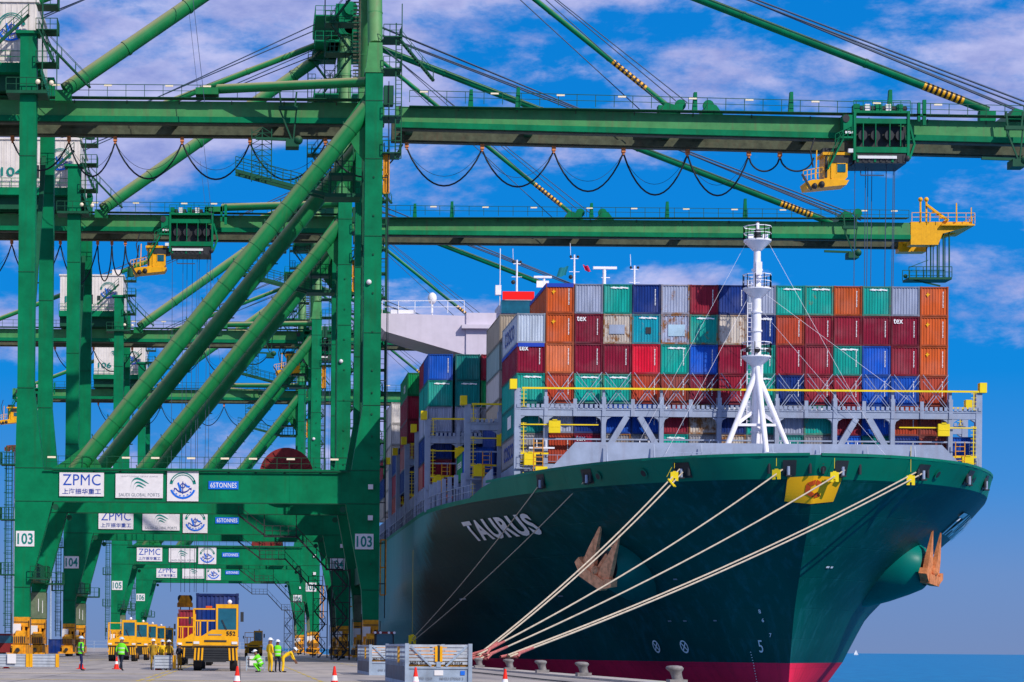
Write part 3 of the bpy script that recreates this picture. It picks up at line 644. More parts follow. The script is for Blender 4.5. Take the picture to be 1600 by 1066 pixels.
def f_top_gear(mb):        # sheave frames on the boom top
    for (x,h) in ((23.5,1.9),(28.5,2.2),(47.3,2.0),(57.5,2.2),(68,2.6)):
        mb.prism([(x-.25,59.7),(x+.3,59.7),(x+.22,59.8+h),(x-.1,59.8+h)], 5.9, 6.4); mb.cut()
    for x in (44.8,49.3,82.0):
        mb.prism([(x-1.1,59.6),(x+1.3,59.6),(x+.5,60.7),(x-.4,60.9)], 7.0, 14.0); mb.cut()
    for x in (46.0,49.0,83.5): mb.tube((x,7.2,60.7),(x,7.5,60.7),.6,n=14); mb.cut()
def f_bogie(mb):           # materials: 0 yellow, 1 dark, 2 white
    mb.box(-.8,-.9,3.3,.8,.9,4.3,0); mb.box(-.72,-.6,4.2,.72,.6,4.32,1)
    for x,w_ in ((-.62,.1),(.0,.17),(.66,.1)): mb.box(x-w_,-.5,2.2,x+w_,.5,3.4,0)
    mb.box(-.7,-.2,2.3,.7,.3,3.3,1); mb.box(-.8,-.95,3.75,.8,-.9,3.82,1)
    for k in range(7): mb.box(-.62+k*.2,-4.25,1.62,-.52+k*.2,-4.2,2.28,1)
    mb.box(-.85,-1.25,2.0,-.05,-.85,3.6,2); mb.box(-.8,-1.3,1.8,-.1,-.8,2.6,0); mb.box(.1,-1.0,1.6,.35,-.6,3.5,0)
    mb.box(-.6,-4.2,1.55,.6,4.2,2.35,0); mb.prism_x([(-4.2,1.55),(4.2,1.55),(1.5,2.9),(-1.5,2.9)], -.5, .5, 0)
    for yc in (-3.4,-1.2,1.2,3.4):
        mb.box(-.75,yc-.95,.45,.75,yc+.95,1.45,0); mb.box(-.9,yc-.5,.6,-.75,yc+.5,1.2,1); mb.box(-.4,yc-.25,1.4,.4,yc+.25,1.7,1)
        for k in range(5): mb.box(-.78,yc-.97,.5+k*.18,-.5+k*.05,yc-.95,.56+k*.18,1)
    mb.box(-.55,-5.0,.5,.55,-4.35,1.3,0); mb.tube((0,-5.5,.9),(0,-5.0,.9),.22,n=10,mi=1)
    mb.box(-1.1,-5.2,.35,1.1,-4.9,.6,0); mb.bar((-1.0,-1.4,1.7),(-1.0,-1.4,4.6),.07,1); mb.bar((.95,-1.2,1.2),(.95,-1.2,4.2),.08,1)
def f_wheels(mb):
    for y in (-3.9,-2.9,-1.7,-.7,.7,1.7,2.9,3.9): mb.tube((-.22,y,.45),(.22,y,.45),.4,n=14); mb.cut()
def f_trolley(mb):         # 0 green, 1 dark, 2 white, 3 rust
    mb.box(-3.3,5.0,58.3,3.3,5.5,58.75,0); mb.box(-3.3,5.1,58.75,3.3,6.2,58.85,0)
    for x,m_ in ((-2.9,0),(-1.6,2),(-.3,0),(.9,2),(2.3,0)): mb.box(x-.35,5.2,59.7,x+.3,6.4,60.4,m_); mb.tube((x+.55,5.3,59.95),(x+.55,6.2,59.95),.3,n=12,mi=1)
    mb.box(-3.4,4.95,59.4,3.4,6.5,59.65,0); mb.rail((-3.4,4.95,59.6),(3.4,4.95,59.6),1.1,1.1,.05,mi=0)
    mb.box(-3.2,6.0,55.9,3.2,9.6,58.2,1)
    for x in (-2.2,-.7,1.0,2.3): mb.box(x-.05,5.0,55.9,x+.05,5.2,58.3,0); mb.tube((x,5.2,57.1),(x,5.6,57.1),.55,n=14,mi=1)
    mb.box(-3.3,4.9,55.2,3.3,9.6,55.8,0); mb.box(-2.9,4.8,54.55,1.8,4.9,54.85,2)
    mb.box(-3.2,5.0,54.1,3.0,9.4,55.1,1)
    for k in range(9): mb.box(-3.0+k*.7,4.93,54.2,-2.75+k*.7,5.0,54.95,0 if k%3==0 else 1)
    for x in (-3.4,3.05): mb.box(x,4.85,54.4,x+.3,5.3,59.5,0)
    mb.bar((3.35,5,54.6),(4.0,5.2,56.2),.25,0); mb.bar((4.0,5.2,56.2),(3.4,5.2,58.3),.25,0); mb.ball((3.1,5.0,54.6),.35,8,5,1)
    mb.box(4.4,5.2,58.6,4.7,5.6,60.6,0); mb.box(5.0,5.2,58.2,5.4,5.5,60.9,0); mb.box(4.4,5.2,59.2,5.4,5.5,59.4,0)
    mb.box(-4.6,5.0,57.6,-3.4,6.4,59.2,0); mb.tube((-4.3,4.9,58.8),(-4.3,5.0,58.8),.42,n=14,mi=1); mb.box(-4.4,4.9,57.2,-3.5,5.0,57.45,2)
    mb.box(-5.0,4.9,56.7,-3.3,6.3,56.9,0); mb.rail((-5.6,4.9,56.0),(-3.6,4.9,56.9),1.1,.6,.05,mi=0); mb.box(-4.0,4.9,55.2,-3.3,5.3,55.6,2)
    mb.stair((-6.5,5.0,53.4),(-4.8,5.0,56.4),.9,0); mb.box(-5.9,5.4,54.2,-3.3,7.4,55.0,1)
def f_cab(mb):             # 0 yellow 1 dark 2 glass, driver's cabin slung under the trolley
    mb.prism([(-9.2,51.0),(-6.3,50.9),(-5.9,51.3),(-5.9,54.0),(-9.2,54.0)], 5.4, 8.2, 0)
    mb.box(-9.5,5.2,54.0,-5.6,8.5,54.35,0); mb.box(-9.3,6.0,54.35,-7.3,7.6,55.0,1)
    mb.box(-7.4,5.32,51.9,-6.2,5.4,53.7,2); mb.box(-7.5,5.34,51.75,-7.4,5.42,53.8,0); mb.box(-5.9,5.6,51.5,-5.84,8.0,53.6,2); mb.box(-7.4,5.26,52.9,-6.2,5.32,53.0,0)
    mb.box(-9.1,5.3,51.2,-8.8,5.4,53.9,1); mb.box(-8.3,5.3,51.1,-8.1,5.4,54.0,0)
    mb.prism([(-11.6,49.8),(-6.1,50.3),(-5.7,50.9),(-9.4,51.0),(-11.0,50.9),(-11.9,50.6)], 5.3, 8.3, 0)
    mb.rail((-12.2,5.3,50.8),(-9.4,5.3,51.3),1.2,.6,.06); mb.bar((-12.4,5.3,51.6),(-11.0,5.3,49.6),.25,1)
    mb.bar((-10.4,5.4,51),(-10.3,5.4,54.6),.15,0); mb.path([(-10.8,5.4,52.5),(-11.2,5.4,54.5),(-10.6,5.4,56.2)],.1,6,1)
    mb.ball((-9.6,5.2,50.3),.45,8,5,1); mb.ball((-10.6,5.2,50.1),.4,8,5,1)
def f_hoist(L_):
    def f(mb):
        for i, x in enumerate((-2.9,-1.3,-.7,.1,.9,1.2,2.4,2.9)):
            mb.tube((x,6.0+(i%4)*1.1,54.2),(x*.95,6.5+(i%4)*1.0,53.4-L_),.05,n=4,caps=False); mb.cut()
        mb.bar((-2.2,6,53.0),(.6,6,53.0),.12); mb.bar((-2.2,6,53.0),(-2.2,6,53.6),.1); mb.cut()
    return f
def festoon(name, xs, drops, parent, y=13.7):
    xs = [x*1.03 for x in xs]
    for i in range(len(xs)-1):
        a, b = xs[i], xs[i+1]; d = drops[i]; mb = MB()
        sag = lambda x: -.7*max(0,(x-14)/80.)
        pts = []
        for k in range(15):
            t = k/14; x = a+(b-a)*t; zz = 56.7-d*(1-(2*t-1)**2)**(.9 if (b-a) > 4 else .6)
            pts.append((x,y,zz+sag(a)))
        mb.path(pts, .095, 6)
        if (b-a) > 4: mb.path([(p[0],y+.5,56.7+sag(a)+(p[2]-56.7-sag(a))*.72) for p in pts], .03, 4)
        mb.box(a-.2,y-.3,56.75+sag(a),a+.2,y+.3,57.3+sag(a),1); mb.box(a-.1,y-.2,56.5+sag(a),a+.1,y+.2,56.75+sag(a),1)
        mb.build(name, [M['cable'], M['rust']], parent)

def make_crane(num, D, trolley, fest, sp_len):
    c = empty('container_crane', (0,D,0))
    g = M['green']
    for y in (NEAR, FAR):
        part('leg_l%d'%y, 'leg', f_leg_land if y == NEAR else (lambda mb: f_leg_land(mb, -22.85, -21.3)), [g,M['green_dark']], c, (0,y,0))
        part('leg_w', 'leg', f_leg_water, [g,M['green_dark']], c, (0,y,0))
        part('pb', 'portal_beam', f_pbeam, [g,M['green_dark']], c, (0,y,0))
        part('dg', 'diagonal_brace', f_diag, [M['green_tube'],M['green_dark']], c, (0,y,0))
        for x in (-22.6, 13.5):
            b = part('bog', 'wheel_bogie', f_bogie, [M['yellow_dirty'],M['dark'],M['white']], c, (x,y,0))
            parts('whl', 'wheel', f_wheels, M['dark'], b)
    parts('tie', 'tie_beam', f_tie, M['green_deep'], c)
    part('ped', 'added_lit_foot_box', f_ped, [M['leg_grey'],M['white']], c, (-22.62,FAR,4.4))
    part('pedw', 'added_lit_foot_box', f_ped, [M['leg_grey'],M['white']], c, (13.52,FAR,4.4))
    part('hst', 'girder_strut', f_hstrut, M['green_tube'], c)
    for yc in (7.3, 13.7):
        part('gd%g'%yc, 'girder', f_girder(yc), [M['green_pale'],M['underside'],M['green']], c)  # 'underside' covers every face of the far girder, its shade put into the colour
        part('bm%g'%yc, 'boom', f_boom(yc), [M['green_pale'],M['underside'],M['green']], c)
    parts('cr', 'cross_tie', f_cross, M['green_dark'], c); parts('crb', 'cross_tie', f_cross_b, M['green_dark'], c)
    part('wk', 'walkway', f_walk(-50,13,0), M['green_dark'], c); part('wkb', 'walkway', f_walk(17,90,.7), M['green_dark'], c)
    parts('lm', 'walkway_lamp', f_lamps, M['lamp'], c)
    t = part('tip', 'boom_tip', f_tip, M['yellow'], c); part('tipb', 'maintenance_basket', f_tip_basket, M['green_dark'], t)
    part('py1', 'pylon', f_pylon(0,7.5), M['green_pale'], c); part('py2', 'pylon', f_pylon(21,13.5), M['green_pale'], c)
    part('apx', 'apex_platform', f_apex, M['green'], c)
    part('sp', 'stair', f_stair_pylon, M['green_dark'], c); part('lp', 'ladder', f_ladder_pylon, M['underside'], c)
    for key, q, r in (('fs1',(45.6,10.5,60.3),.28),('fs2',(80.3,10.5,60.0),.46)):
        s_ = part(key, 'forestay', f_stay((14,10.5,85.2 if key=='fs1' else 85.0), q, r), M['green'], c)
        part(key+'s', 'hazard_stripe', f_stripes((14,10.5,85.2 if key=='fs1' else 85.0), q, r), [M['yellow'],M['black']], s_)
    part('bs1', 'backstay', f_stay((13,10.5,84.0),(-18.9,3.6,59.8),.78), M['green_tube'], c)
    part('bs2', 'backstay', f_stay((13,10.5,85.0),(-50,10.5,60.0),.42), M['green_tube'], c)
    parts('rf', 'stay_rope', f_ropes_fore, M['wire'], c); parts('rb', 'stay_rope', f_ropes_back, M['wire'], c)
    h = part('mh', 'machinery_house', f_house, [M['white_dirty'],M['dark']], c); part('mhb', 'base_frame', f_house_base, [M['green'],M['green_dark']], h)
    part('mhl', 'port_emblem', lambda mb: anchor_logo(mb,1.5), LG, h, (-24.6,3.45,66.4))
    part('mhs', 'wave_emblem', lambda mb: swoosh_logo(mb,1.25), M['teal_text'], h, (-29.0,3.45,67.3))
    text_front('lettering', num, 3.0, 1.2, -31.0, 3.44, 64.7, M['teal_text'], h, .015)
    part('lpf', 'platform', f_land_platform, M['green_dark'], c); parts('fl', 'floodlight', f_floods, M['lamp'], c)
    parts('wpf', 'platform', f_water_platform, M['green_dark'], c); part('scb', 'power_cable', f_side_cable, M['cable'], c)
    parts('ycg', 'ladder_cage', f_yellow_cage, M['yellow_dirty'], c)
    part('ldl', 'ladder', f_ladder_land, M['green_dark'], c)
    for y in (NEAR, FAR): part('fpf', 'platform', f_foot_platform, M['green_dark'], c, (0,y,0))
    part('brl', 'handrail', f_beam_rail, M['green_dark'], c); parts('bll', 'beam_lamp', f_beam_lamps, M['lamp'], c); parts('lgl', 'leg_lamp', f_leg_lights, M['sign_white'], c)
    part('rel', 'cable_reel', f_reel, M['red'], c)
    part('ust', 'stair', f_under_stair, M['dark'], c)
    part('lst', 'stair_tower', f_leg_stair, M['green_dark'], c)
    part('hwk', 'hanging_walkway', f_hang_walk, M['green_dark'], c)
    for x in (4.6, 81.5): part('rps', 'rope_support', f_rope_support, M['green_dark'], c, (x,0,-.0 if x < 10 else -.6))
    parts('tg', 'sheave_frame', f_top_gear, M['green'], c, (0,0,-.3))
    # signs on the portal beam
    def panel(x, w_, h_, z): return part('pn%g%g'%(w_,h_), 'sign_panel', lambda mb: mb.box(-w_/2,-.08,-h_/2,w_/2,0,h_/2), M['sign_white'], c, (x,-.95,z))
    p1 = panel(-16.5,4.6,2.45,18.05)
    text_front('lettering', 'ZPMC', 3.9, 1.15, 0, -.10, .48, M['blue'], p1, .0, 1.05)
    text_front('lettering', '上海振华重工', 4.0, .58, 0, -.10, -.72, M['navy_text'], p1, .012)
    p2 = panel(-10.55,4.9,2.5,17.95)
    part('sw', 'wave_emblem', lambda mb: swoosh_logo(mb,1.3), M['teal_text'], p2, (-.1,-.10,.2))
    text_front('lettering', 'SAUDI GLOBAL PORTS', 4.2, .34, 0, -.10, -.92, M['text_grey'], p2, .0)
    text_front('lettering', 'الشركة السعودية العالمية للموانئ', 3.8, .2, 0, -.10, .98, M['text_grey'], p2, .0)
    p3 = panel(-6.05,3.25,3.2,18.0)
    part('an', 'port_emblem', lambda mb: anchor_logo(mb,1.38), LG, p3, (0,-.10,0))
    p4 = part('ton', 'sign_panel', lambda mb: mb.box(-1.55,-.06,-.42,1.55,0,.42), M['blue_bright'], c, (-1.85,-.90,18.1))
    text_front('lettering', '65TONNES', 2.7, .52, 0, -.08, 0, M['text_white'], p4, .006, 1.05)
    for x in (-22.3, 12.75):
        p5 = part('np', 'number_plate', lambda mb: mb.box(-.95,-.05,-.8,.95,0,.8), M['sign_white'], c, (x,-.94,12.4))
        text_front('lettering', num, 1.6, 1.15, 0, -.07, 0, M['teal_text'], p5, .02)
    # trolley, cabin and hoist ropes
    if trolley is not None:
        tr = part('tr', 'trolley', f_trolley, [M['green'],M['dark'],M['white'],M['rust']], c, (trolley,0,0)); tr.scale = (.88,1,1)
        cb_ = part('cab', 'operator_cab', f_cab, [M['yellow'],M['dark'],M['glass']], tr, (1.1,.9,9.1)); cb_.scale = (.85,.85,.85)
        parts('h%g'%sp_len, 'hoist_rope', f_hoist(sp_len), M['wire'], tr)
    for xs, dr in fest: festoon('festoon_cable', xs, dr, c)
    return c
NAMES = {'103':'nearest green gantry crane, marked 103 on its white leg plates',
 '104':'second green gantry crane, marked 104, its yellow boom tip above the containers',
 '105':'third green gantry crane, marked 105 on the small leg plate',
 '106':'farthest green gantry crane of the row, marked 106'}
CR = [('103',255.6,67.4,[((-24.6,-18.6,-13.7,-6.6,.6,8.6,16.8),(3.2,3.8,4.0,4.0,4.0,3.6)),((16.8,24.8,32.4,39.8,46.6,53.1,56.4,60.0),(4.1,4.0,4.3,4.5,4.4,1.6,1.5))],26),
 ('104',325.9,-7.0,[((-38,-31,-24.5,-19.5,-17.6,-15.8,-14),(5.2,5.4,5.4,5.0,4.2,3)),],44.6),
 ('105',446.4,14.0,[((-34,-27,-20,-14,-7,-1,5),(4,4,4,4,4,2.5)),],36),
 ('106',551.2,-47.0,[((-32,-25,-18,-11,-4,3,10),(4.5,)*6)],36)]
TUNE = {'103':(-.22,-.42,.008), '104':(0,-.25,-.008), '105':(0,0,0), '106':(0,0,0)}   # girder height, boom height and droop of each crane
def settle(c, num):
    dg_, db_, ro = TUNE[num]
    for o in c.children:
        n = o.name.split('.')[0]; xs = [v.co.x for v in o.data.vertices] if o.data else [0]
        fore = (sum(xs)/len(xs) if xs else 0)+o.location.x > 15
        if n in ('girder','boom','walkway','walkway_lamp','cross_tie','festoon_cable','rope_support','sheave_frame','boom_tip','trolley'):
            if fore: o.location.z += db_; o.rotation_euler.y = ro
            else: o.location.z += dg_
            if fore and abs(o.location.x) > 1: o.location.z -= o.location.x*ro; o.rotation_euler.y = 0
    return c
for num, D, tr_, fe, hl in CR:
    tag(settle(make_crane(num, D, tr_, fe, hl), num), NAMES[num], 'gantry crane', 'ship-to-shore gantry cranes along the quay')
# ------------------------------------------------------------------ container ship
CX = 43.8
LEV = [  # z, [(Y, half breadth)...] from the stem aft
 (-10, [(200,0),(215,1.5),(240,7),(270,13),(300,18),(340,22),(420,24)]),
 (-2.5,[(197,0),(205,2.1),(225,9.0),(250,14.8),(275,19.3),(300,22.6),(330,25.2),(360,25.8)]),
 (.45, [(196.2,0),(200,1.6),(205,4.0),(212,7.2),(225,11.2),(240,14.7),(250,16.7),(275,20.8),(300,24.0),(325,25.8)]),
 (4.5, [(194.8,0),(198,2.4),(205,6.4),(212,9.4),(220,11.9),(240,17.0),(260,21.2),(280,24.3),(298,25.8)]),
 (8.0, [(192.6,0),(195,3.0),(200,6.9),(208,11.0),(215,13.5),(230,17.9),(245,21.5),(260,24.3),(275,25.8)]),
 (12.5,[(189.5,0),(191.5,4.3),(195,8.2),(200,12.2),(206,15.6),(212,18.1),(225,21.9),(240,24.6),(255,25.8)]),
 (14.6,[(188.6,0),(189.6,4.6),(192,8.6),(196,12.6),(201,16.0),(208,19.1),(214,20.9),(225,23.6),(238,25.3),(248,25.8)]),
 (16.9,[(187.8,0),(188.8,5.0),(191,9.2),(195,13.6),(200,16.6),(207,19.5),(214,21.2),(225,23.9),(238,25.4),(248,25.8)])]
def interp(tab, x):
    if x <= tab[0][0]: return tab[0][1]
    if x >= tab[-1][0]: return tab[-1][1]
    for i in range(len(tab)-1):
        if x <= tab[i+1][0]:
            (x0,y0),(x1,y1) = tab[i],tab[i+1]; h = x1-x0
            def sl(j):
                if j <= 0: return (tab[1][1]-tab[0][1])/(tab[1][0]-tab[0][0])*1.15
                if j >= len(tab)-1: return 0
                a = (tab[j][1]-tab[j-1][1])/(tab[j][0]-tab[j-1][0]); b = (tab[j+1][1]-tab[j][1])/(tab[j+1][0]-tab[j][0])
                return 0 if a*b <= 0 else 2*a*b/(a+b)
            m0, m1 = sl(i), sl(i+1); t = (x-x0)/h
            return (2*t**3-3*t*t+1)*y0+(t**3-2*t*t+t)*h*m0+(-2*t**3+3*t*t)*y1+(t**3-t*t)*h*m1
def stem(z): return interp([(l[0], l[1][0][0]) for l in LEV], z)
def half(Y, z):      # half breadth of the hull: blend along rays from the stem so that the bow stays fair
    zs = [l[0] for l in LEV]; z = max(zs[0], min(zs[-1], z))
    ys = stem(z); d = Y-ys
    if d <= 0: return 0.0
    for i in range(len(zs)-1):
        if z <= zs[i+1]:
            t = (z-zs[i])/(zs[i+1]-zs[i])
            a = interp(LEV[i][1], LEV[i][1][0][0]+d); b = interp(LEV[i+1][1], LEV[i+1][1][0][0]+d)
            return a*(1-t)+b*t
def top_z(Y):        # upper edge of the hull plating
    if Y < 218: return 16.15+.25*max(0,(214-Y)/26.)
    if Y < 221: return 16.15-(Y-218)/3*1.15
    return 15.0
ship = empty('container_ship', (0,0,0)); SX = CX
tag(ship, 'dark green container ship with its bow toward the camera, moored along the quay', 'ship')
def hull_surface(mb, z0f, z1f, nz, y_end=420, mi=0, sides=(-1,1), y_from=None):
    ds = [0,.05,.15,.35,.7,1.1,1.6,2.2,3,4,5,6.2,7.5,9,11,13,15,17,19.5,22,25,28,31,34,38,42,46,50,55,60,66,72,80,90,100,115,130,160,200,232]
    for s_ in sides:
        vs = []; 
        for d in ds:
            for k in range(nz+1):
                t = k/nz
                # iterate: z depends on Y through the edge functions
                Y = 188+d; 
                z = z0f(Y)*(1-t)+z1f(Y)*t; Y = stem(z)+d
                z = z0f(Y)*(1-t)+z1f(Y)*t; Y = stem(z)+d
                vs.append((CX+s_*half(Y,z), Y, z))
        n = nz+1; fs = []
        for i in range(len(ds)-1):
            for k in range(nz):
                q = (i*n+k, (i+1)*n+k, (i+1)*n+k+1, i*n+k+1)
                fs.append(q if s_ > 0 else q[::-1])
        mb.add(vs, fs, mi, True)
mb = MB()
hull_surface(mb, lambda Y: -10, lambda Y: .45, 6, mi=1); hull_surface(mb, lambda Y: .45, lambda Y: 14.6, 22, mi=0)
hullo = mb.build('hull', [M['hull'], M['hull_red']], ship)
mb = MB(); hull_surface(mb, lambda Y: 14.6, top_z, 3, mi=0)
# thickness of the bulwark rail
for s_ in (-1,1):
    pts = [Vector((CX+s_*(half(stem(16)+d,16.3)-.12), stem(16)+d, top_z(stem(16)+d)+.04)) for d in (0,.1,.3,.7,1.4,2.4,4,6,8,10,13,16,19,22,25,28,30)]
    for a, b in zip(pts[:-1], pts[1:]): mb.bar(a, b, .22)
bul = mb.build('bulwark', M['hull_top'], ship)
# deck
mb = MB(); vs = []; ds = [0,.5,1,2,4,6,9,13,18,24,30,40,55,80,120,232]
for d in ds:
    Y = stem(14.6)+d; h_ = half(Y,14.7)-.05; vs += [(CX-h_,Y,14.75),(CX+h_,Y,14.75)]
mb.add(vs, [(2*i,2*i+1,2*i+3,2*i+2) for i in range(len(ds)-1)])
mb.build('deck', M['lash_grey'], ship)
def on_hull(me, Y0, z0, side, direction=-1, off=.07, sub=True):
    """wrap flat lettering (x along, y up) on the hull plating"""
    import bmesh
    bm = bmesh.new(); bm.from_mesh(me)
    bmesh.ops.triangulate(bm, faces=bm.faces[:])
    for _ in range(2): bmesh.ops.subdivide_edges(bm, edges=[e for e in bm.edges if e.calc_length() > .35], cuts=1, use_grid_fill=False); bmesh.ops.triangulate(bm, faces=bm.faces[:])
    bm.to_mesh(me); bm.free()
    # walk along the water-line curve at this height so that lengths stay true round the blunt bow
    tab = {}
    def curve(z):
        k = round(z*4)/4
        if k not in tab:
            pts = [(0.0, stem(k), 0.0)]; d = 0.0; s_ = 0.0
            while d < 60:
                st_ = .02 if d < .5 else .1 if d < 5 else .4
                d += st_; y = stem(k)+d; h_ = half(y,k); s_ += math.hypot(y-pts[-1][1], h_-pts[-1][2]); pts.append((s_, y, h_))
            tab[k] = pts
        return tab[k]
    def arc_at(z, Y):
        for s_, y, h_ in curve(z):
            if y >= Y: return s_
        return 0
    def y_at(z, s_):
        P_ = curve(z); lo, hi = 0, len(P_)-1
        while hi-lo > 1:
            m_ = (lo+hi)//2
            if P_[m_][0] < s_: lo = m_
            else: hi = m_
        t = (s_-P_[lo][0])/max(1e-6,P_[hi][0]-P_[lo][0]); return P_[lo][1]+(P_[hi][1]-P_[lo][1])*t
    s0 = arc_at(z0, Y0); side0 = side
    for v in me.vertices:
        a, b = v.co.x, v.co.y; z = z0+b; sa = s0+direction*a; side = side0
        if sa < 0: sa = -sa; side = -side0
        Y = max(y_at(z0, sa)-stem(z0), .015)+stem(z)
        h_ = half(Y,z); dy = (half(Y+.2,z)-half(Y-.2,z))/.4
        n = Vector((1,-min(dy,12),(half(Y,z-.2)-half(Y,z+.2))/.4)).normalized()
        v.co = (CX+side*(h_+off*n.x), Y+off*n.y, z+off*n.z)
    return me
def fit(me, w_, h_):
    xs = [v.co.x for v in me.vertices]; ys = [v.co.y for v in me.vertices]
    for v in me.vertices: v.co.x = (v.co.x-(min(xs)+max(xs))/2)*w_/(max(xs)-min(xs)); v.co.y = (v.co.y-(min(ys)+max(ys))/2)*h_/(max(ys)-min(ys))
    return me
for side in (-1,1):
    me = fit(text_mesh('TAURUS', 1, bold=.035, spacing=1.12), 16.8, 1.75)
    on_hull(me, 220.8 if side < 0 else 214, 12.35, side, -1 if side < 0 else 1, off=.12); me.materials.append(M['text_white'])
    link('name_lettering', me, None, hullo)
def flat(fn):        # flat mesh in x,y through MB
    mb = MB(); fn(mb); return mb.mesh('mark')
def ring2(mb, r0, r1, a0=0, a1=360, n=24, cx=0, cy=0):
    vs = []
    for i in range(n+1):
        t = R(a0+(a1-a0)*i/n); vs += [(cx+math.cos(t)*r0, cy+math.sin(t)*r0, 0),(cx+math.cos(t)*r1, cy+math.sin(t)*r1, 0)]
    mb.add(vs, [(2*i,2*i+1,2*i+3,2*i+2) for i in range(n)])
def rect2(mb, x0, y0, x1, y1): mb.add([(x0,y0,0),(x1,y0,0),(x1,y1,0),(x0,y1,0)], [(0,1,2,3)])
def thruster(mb):
    ring2(mb, .42, .55)
    for a in (45,135):
        c, s_ = math.cos(R(a)), math.sin(R(a)); mb.add([(-c*.45+s_*.06,-s_*.45-c*.06,0),(c*.45+s_*.06,s_*.45-c*.06,0),(c*.45-s_*.06,s_*.45+c*.06,0),(-c*.45-s_*.06,-s_*.45+c*.06,0)], [(0,1,2,3)])
def decal(name, me, mat, Y, z, side, parent=hullo, off=.07, direction=None):
    on_hull(me, Y, z, side, (-1 if side < 0 else 1) if direction is None else direction, off); me.materials.append(mat)
    return link(name, me, None, parent)
decal('thruster_mark', flat(thruster), M['text_white'], 211.8, 1.75, -1); decal('thruster_mark', flat(thruster), M['text_white'], 207.8, 1.75, -1)
decal('draft_mark', fit(text_mesh('5',1,bold=.0),.55,1.0), M['text_white'], 199.0, 1.8, -1)
def drafts(mb):
    for k in range(16): rect2(mb, -.06, -3.3+k*.22, .08, -3.24+k*.22)
decal('draft_scale', flat(drafts), M['text_white'], 200.4, 1.3, -1)
for i, (Y,z,t) in enumerate(((197.5,4.6,'8'),(197.6,3.9,'6'),(197.4,2.7,'7'))): decal('draft_mark', fit(text_mesh(t,1,bold=.02),.26,.32), M['text_white'], Y, z, -1)
for (Y,z,w_) in ((224,6.3,1.2),(208,3.9,.5),(206,3.9,.5),(202.5,3.9,.4),(206,7.4,.8),(203,7.3,.5)): decal('draft_mark', flat(lambda mb: rect2(mb,-w_/2,-.06,w_/2,.06)), M['text_grey'], Y, z, -1)
decal('draft_mark', flat(lambda mb: rect2(mb,-1.1,-.06,1.1,.06)), M['text_white'], 250, 6.5, -1)
decal('draft_mark', flat(lambda mb: (rect2(mb,-.5,-.07,-.1,.07),rect2(mb,.1,-.07,.4,.07))), M['text_white'], 194.6, 8.1, 1)
# emblem wrapped round the stem
def stem_patch(nx, nz, x0, x1, zf0, zf1, off, inset0=0.0, inset1=0.0):
    vs = []; 
    for j in range(nz+1):
        tz = j/nz
        for i in range(nx+1):
            tx = i/nx
            xa = x0+inset0*(1-tz); xb = x1-inset1*(1-tz); a = xa+(xb-xa)*tx
            z = zf0(tx)*(1-tz)+zf1(tx)*tz
            lo = stem(z); hi = lo+6
            for _ in range(30):
                mid = (lo+hi)/2
                if half(mid,z) < abs(a): lo = mid
                else: hi = mid
            vs.append((CX+a, lo-off, z))
    return vs, [(j*(nx+1)+i, j*(nx+1)+i+1, (j+1)*(nx+1)+i+1, (j+1)*(nx+1)+i) for j in range(nz) for i in range(nx)]
mb = MB(); vs, fs = stem_patch(24, 8, -1.95, 2.25, lambda t: 12.95-.22*(1-abs(2*t-1)), lambda t: 14.72+.12*(1-abs(2*t-1)), .06, 0, .45); mb.add(vs, fs)
emb = mb.build('bow_emblem', M['emblem'], hullo)
mb = MB()
def hexseg(a0, a1, r0, r1):
    # polygonal C-shaped segment, mapped on the stem
    P = []
    for (r_, aa) in ((r0,a0),(r1,a0),(r1,a1),(r0,a1)):
        P.append((.15+math.cos(R(aa))*r_*1.15, 13.86+math.sin(R(aa))*r_))
    vs = []; n = 5
    for j in range(n+1):
        for i in range(n+1):
            u, v = i/n, j/n
            x = (P[0][0]*(1-u)+P[1][0]*u)*(1-v)+(P[3][0]*(1-u)+P[2][0]*u)*v; z = (P[0][1]*(1-u)+P[1][1]*u)*(1-v)+(P[3][1]*(1-u)+P[2][1]*u)*v
            lo = stem(z); hi = lo+6
            for _ in range(24):
                mid = (lo+hi)/2
                if half(mid,z) < abs(x): lo = mid
                else: hi = mid
            vs.append((CX+x, lo-.10, z))
    mb.add(vs, [(j*(n+1)+i, j*(n+1)+i+1, (j+1)*(n+1)+i+1, (j+1)*(n+1)+i) for j in range(n) for i in range(n)])
for a0, a1 in ((38,82),(88,142),(148,205),(211,265),(271,312)): hexseg(a0, a1, .33, .70)
mb.build('bow_emblem_mark', M['orange_red'], hullo)

# fairleads: dark roller openings with a frame, set in the bulwark
def fairlead(Y, side, z=15.45, w_=1.35, h_=1.15):
    me = flat(lambda mb: rect2(mb,-w_/2,-h_/2,w_/2,h_/2)); o = decal('fairlead', me, M['dark'], Y, z, side, bul, .05)
    mb = MB()
    for yy in (-w_*.28, w_*.28):
        Yp = Y+yy; x = CX+side*(half(Yp,z)+.1); mb.tube((x,Yp,z-h_*.4),(x,Yp,z+h_*.3),.13,n=8); mb.cut()
    x = CX+side*(half(Y,z)+.14); mb.box(x-.22,Y-.25,z-h_*.5-.1,x+.22,Y+.25,z-h_*.5,0)
    mb.tube((x,Y,z-h_*.5),(x,Y,z+.1),.13,n=8,mi=1); mb.cut()
    loose(mb, 'roller', [M['dark'],M['lash_grey']], bul)
FL = [(206,-1),(199.6,-1),(192.0,-1),(188.55,-1),(188.6,1),(191.8,1),(197.5,1),(203,1)]
for Y, s_ in FL: fairlead(Y, s_, w_=1.35 if Y > 190 else .5 if False else 1.0)
